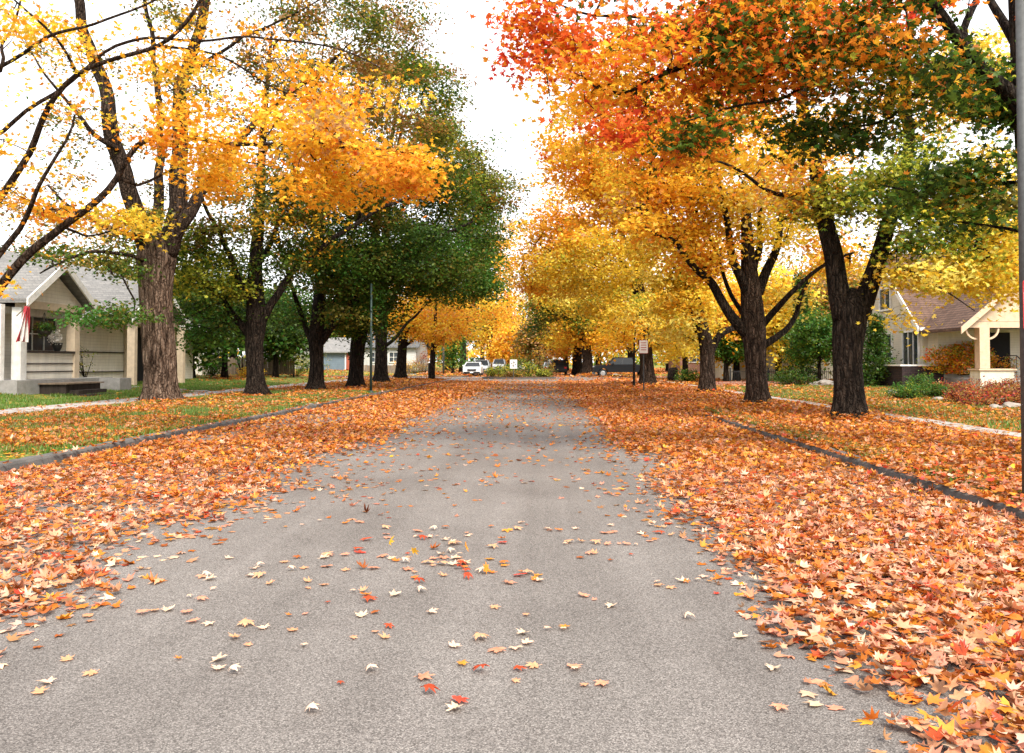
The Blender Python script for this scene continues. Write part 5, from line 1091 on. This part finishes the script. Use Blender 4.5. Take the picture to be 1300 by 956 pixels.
# single leaves one can count on the bare asphalt in front
kinds = [('pale tan', 'lc', 10), ('peach', 'lp', 8), ('pink-beige', 'lk', 5), ('orange', 'lo', 3), ('red-orange', 'lv', 2), ('golden', 'lg', 1), ('dark red', 'red', .7), ('brown', 'lr', 1.8)]
protos = {}
def single_leaf(label, col, size, seed):
    st0 = RNG.bit_generator.state
    V, Fc, Cl = leaf_arrays(np.zeros((1, 3)), np.array([[.02*(seed % 5-2), .03*(seed % 3-1), 1.]]), np.array([size]), jitter(np.array([C[col]]), .12), 3, .27)
    V[:, 2] -= V[:, 2].min()-.004
    return npmesh('maple_leaf', V, Fc, M['litter'], Cl)
spots = []
rs = np.random.default_rng(77)
while len(spots) < 190:
    y = 3.3+4.2*rs.random()**.75; x = rs.uniform(-2.5, 1.15)
    if vnoise(np.array([x]), np.array([y]), .5, 8)[0]*rs.random() > .22: spots.append((x, y))
for k in range(16): spots.append((-.33+rs.normal(0, .17), 5.75+rs.normal(0, .16)))
for k in range(12): spots.append((-.9+rs.uniform(-.35, .45), 6.1+rs.normal(0, .1)))
seen = {}
for i, (x, y) in enumerate(spots):
    ws = np.array([k[2] for k in kinds]); kd = kinds[rs.choice(len(kinds), p=ws/ws.sum())]
    if 206 > i >= 190: kd = kinds[[3, 4, 3, 5][i % 4]]
    key = (kd[0], rs.integers(0, 4))
    small = key[1] == 3
    if key not in protos:
        o = protos[key] = single_leaf(None, kd[1], [.115, .10, .13, .065][key[1]], i)
    else: o = protos[key].copy(); COL.objects.link(o)
    o.location = (x, y, 0.002+.0006*(i % 9)); o.rotation_euler = (rs.normal(0, .08), rs.normal(0, .08), rs.uniform(0, 6.28))
    tag(o, '%s%s maple leaf lying on the bare asphalt in the foreground' % ('small ' if small else '', kd[0]), 'leaf', '%s%s leaves scattered on the foreground asphalt' % ('small ' if small else '', kd[0]))
for px, py, Y, col, lab in ((500, 689, 6.0, 'gold', 'golden leaf caught in mid-air left of the middle of the street'), (591, 694, 5.9, 'orange', 'orange leaf caught in mid-air above the small leaf heap'), (524, 700, 5.85, 'gold', 'golden leaf in mid-air between the other two'), (617, 722, 5.7, 'orange', 'orange leaf standing upright on the small leaf heap')):
    p = P(px, py, Y); o = single_leaf(None, col, .11, 1); o.name = 'falling_leaf'; o.location = p; o.rotation_euler = (1.2, .4, rs.uniform(0, 6)); tag(o, lab, 'leaf')

# grass blades
def grass(name, label, regs, nper):
    X_, Y_ = [], []
    for (x0, x1, y0, y1, dn) in regs:
        n = int((x1-x0)*(y1-y0)*dn); x = RNG.uniform(x0, x1, n); y = RNG.uniform(y0, y1, n)
        k = (np.abs(x/y) < .8) & (vnoise(x, y, 1.1, 21)*.6+vnoise(x, y, .35, 22)*.5 > .38+.12*RNG.random(n)); X_.append(x[k]); Y_.append(y[k])
    x = np.concatenate(X_); y = np.concatenate(Y_); n = len(x); z = zmap(x)
    hgt = RNG.uniform(.05, .115, n); a = RNG.uniform(0, 6.28, n); w = .007+.0004*y; lean = RNG.normal(0, .35, (n, 2))*hgt[:, None]
    v0 = np.stack([x-np.cos(a)*w, y-np.sin(a)*w, z-.01], 1); v1 = np.stack([x+np.cos(a)*w, y+np.sin(a)*w, z-.01], 1); v2 = np.stack([x+lean[:, 0], y+lean[:, 1], z+hgt], 1)
    V = np.stack([v0, v1, v2], 1).reshape(-1, 3); F3 = np.arange(3*n).reshape(n, 3)
    c = np.array([.11, .21, .03])*RNG.uniform(.6, 1.4, (n, 1)); yl = RNG.random(n) < .15; c[yl] = np.array([.3, .26, .08])
    return tag(npmesh(name, V, F3, M['blade'], c), label, 'grass', None, 'stuff')
grass('grass', 'short green grass on the left strip and lawn', [(-12.1, -7.1, 9, 36, 650), (-24, -13.9, 17, 46, 480)], 1)
grass('grass', 'short green grass along the right kerb and lawn', [(4.5, 4.95, 9, 24, 900), (8.5, 18, 14, 42, 170)], 1)

# ------------------------------------------------------------------ light
SUN_EL, SUN_AZ = 47, 157     # azimuth measured clockwise from +y: behind-left of the camera
w = bpy.data.worlds.new('World'); scene.world = w; w.use_nodes = True; nt = w.node_tree; nt.nodes.clear()
out = nt.nodes.new('ShaderNodeOutputWorld'); bg = nt.nodes.new('ShaderNodeBackground')
sky = nt.nodes.new('ShaderNodeTexSky'); sky.sky_type = 'NISHITA'; sky.sun_disc = False; sky.sun_elevation = R(SUN_EL); sky.sun_rotation = R(SUN_AZ); sky.dust_density = 3; sky.air_density = 1.0
tc = nt.nodes.new('ShaderNodeTexCoord'); no = N(nt, 'ShaderNodeTexNoise', Scale=2.5, Detail=5); L(nt, tc.outputs['Generated'], no.inputs['Vector'])
cl = ramp(nt, no.outputs['Fac'], [(.3, (8.5, 8.6, 9.0)), (.7, (11, 11, 11))])
mx = mixc(nt, .86, sky.outputs[0], cl)
L(nt, mx, bg.inputs[0]); bg.inputs[1].default_value = .12; L(nt, bg.outputs[0], out.inputs[0])
sd = bpy.data.lights.new('sun', 'SUN'); sd.energy = 3.6; sd.angle = R(18); sd.color = (1, .93, .82); so = bpy.data.objects.new('sun', sd); COL.objects.link(so)
az = R(SUN_AZ); el = R(SUN_EL); dirv = Vector((math.sin(az)*math.cos(el), math.cos(az)*math.cos(el), math.sin(el)))
so.rotation_euler = dirv.to_track_quat('Z', 'Y').to_euler()
scene.view_settings.view_transform = 'Standard'; scene.view_settings.look = 'None'; scene.view_settings.gamma = 1; scene.view_settings.exposure = .93
scene.render.engine = 'CYCLES'; cy = scene.cycles; cy.max_bounces = 6; cy.diffuse_bounces = 3; cy.transmission_bounces = 4; cy.glossy_bounces = 2; cy.caustics_reflective = False; cy.caustics_refractive = False
try: cy.use_denoising = True
except Exception: pass
print('leaves total', NLEAF)
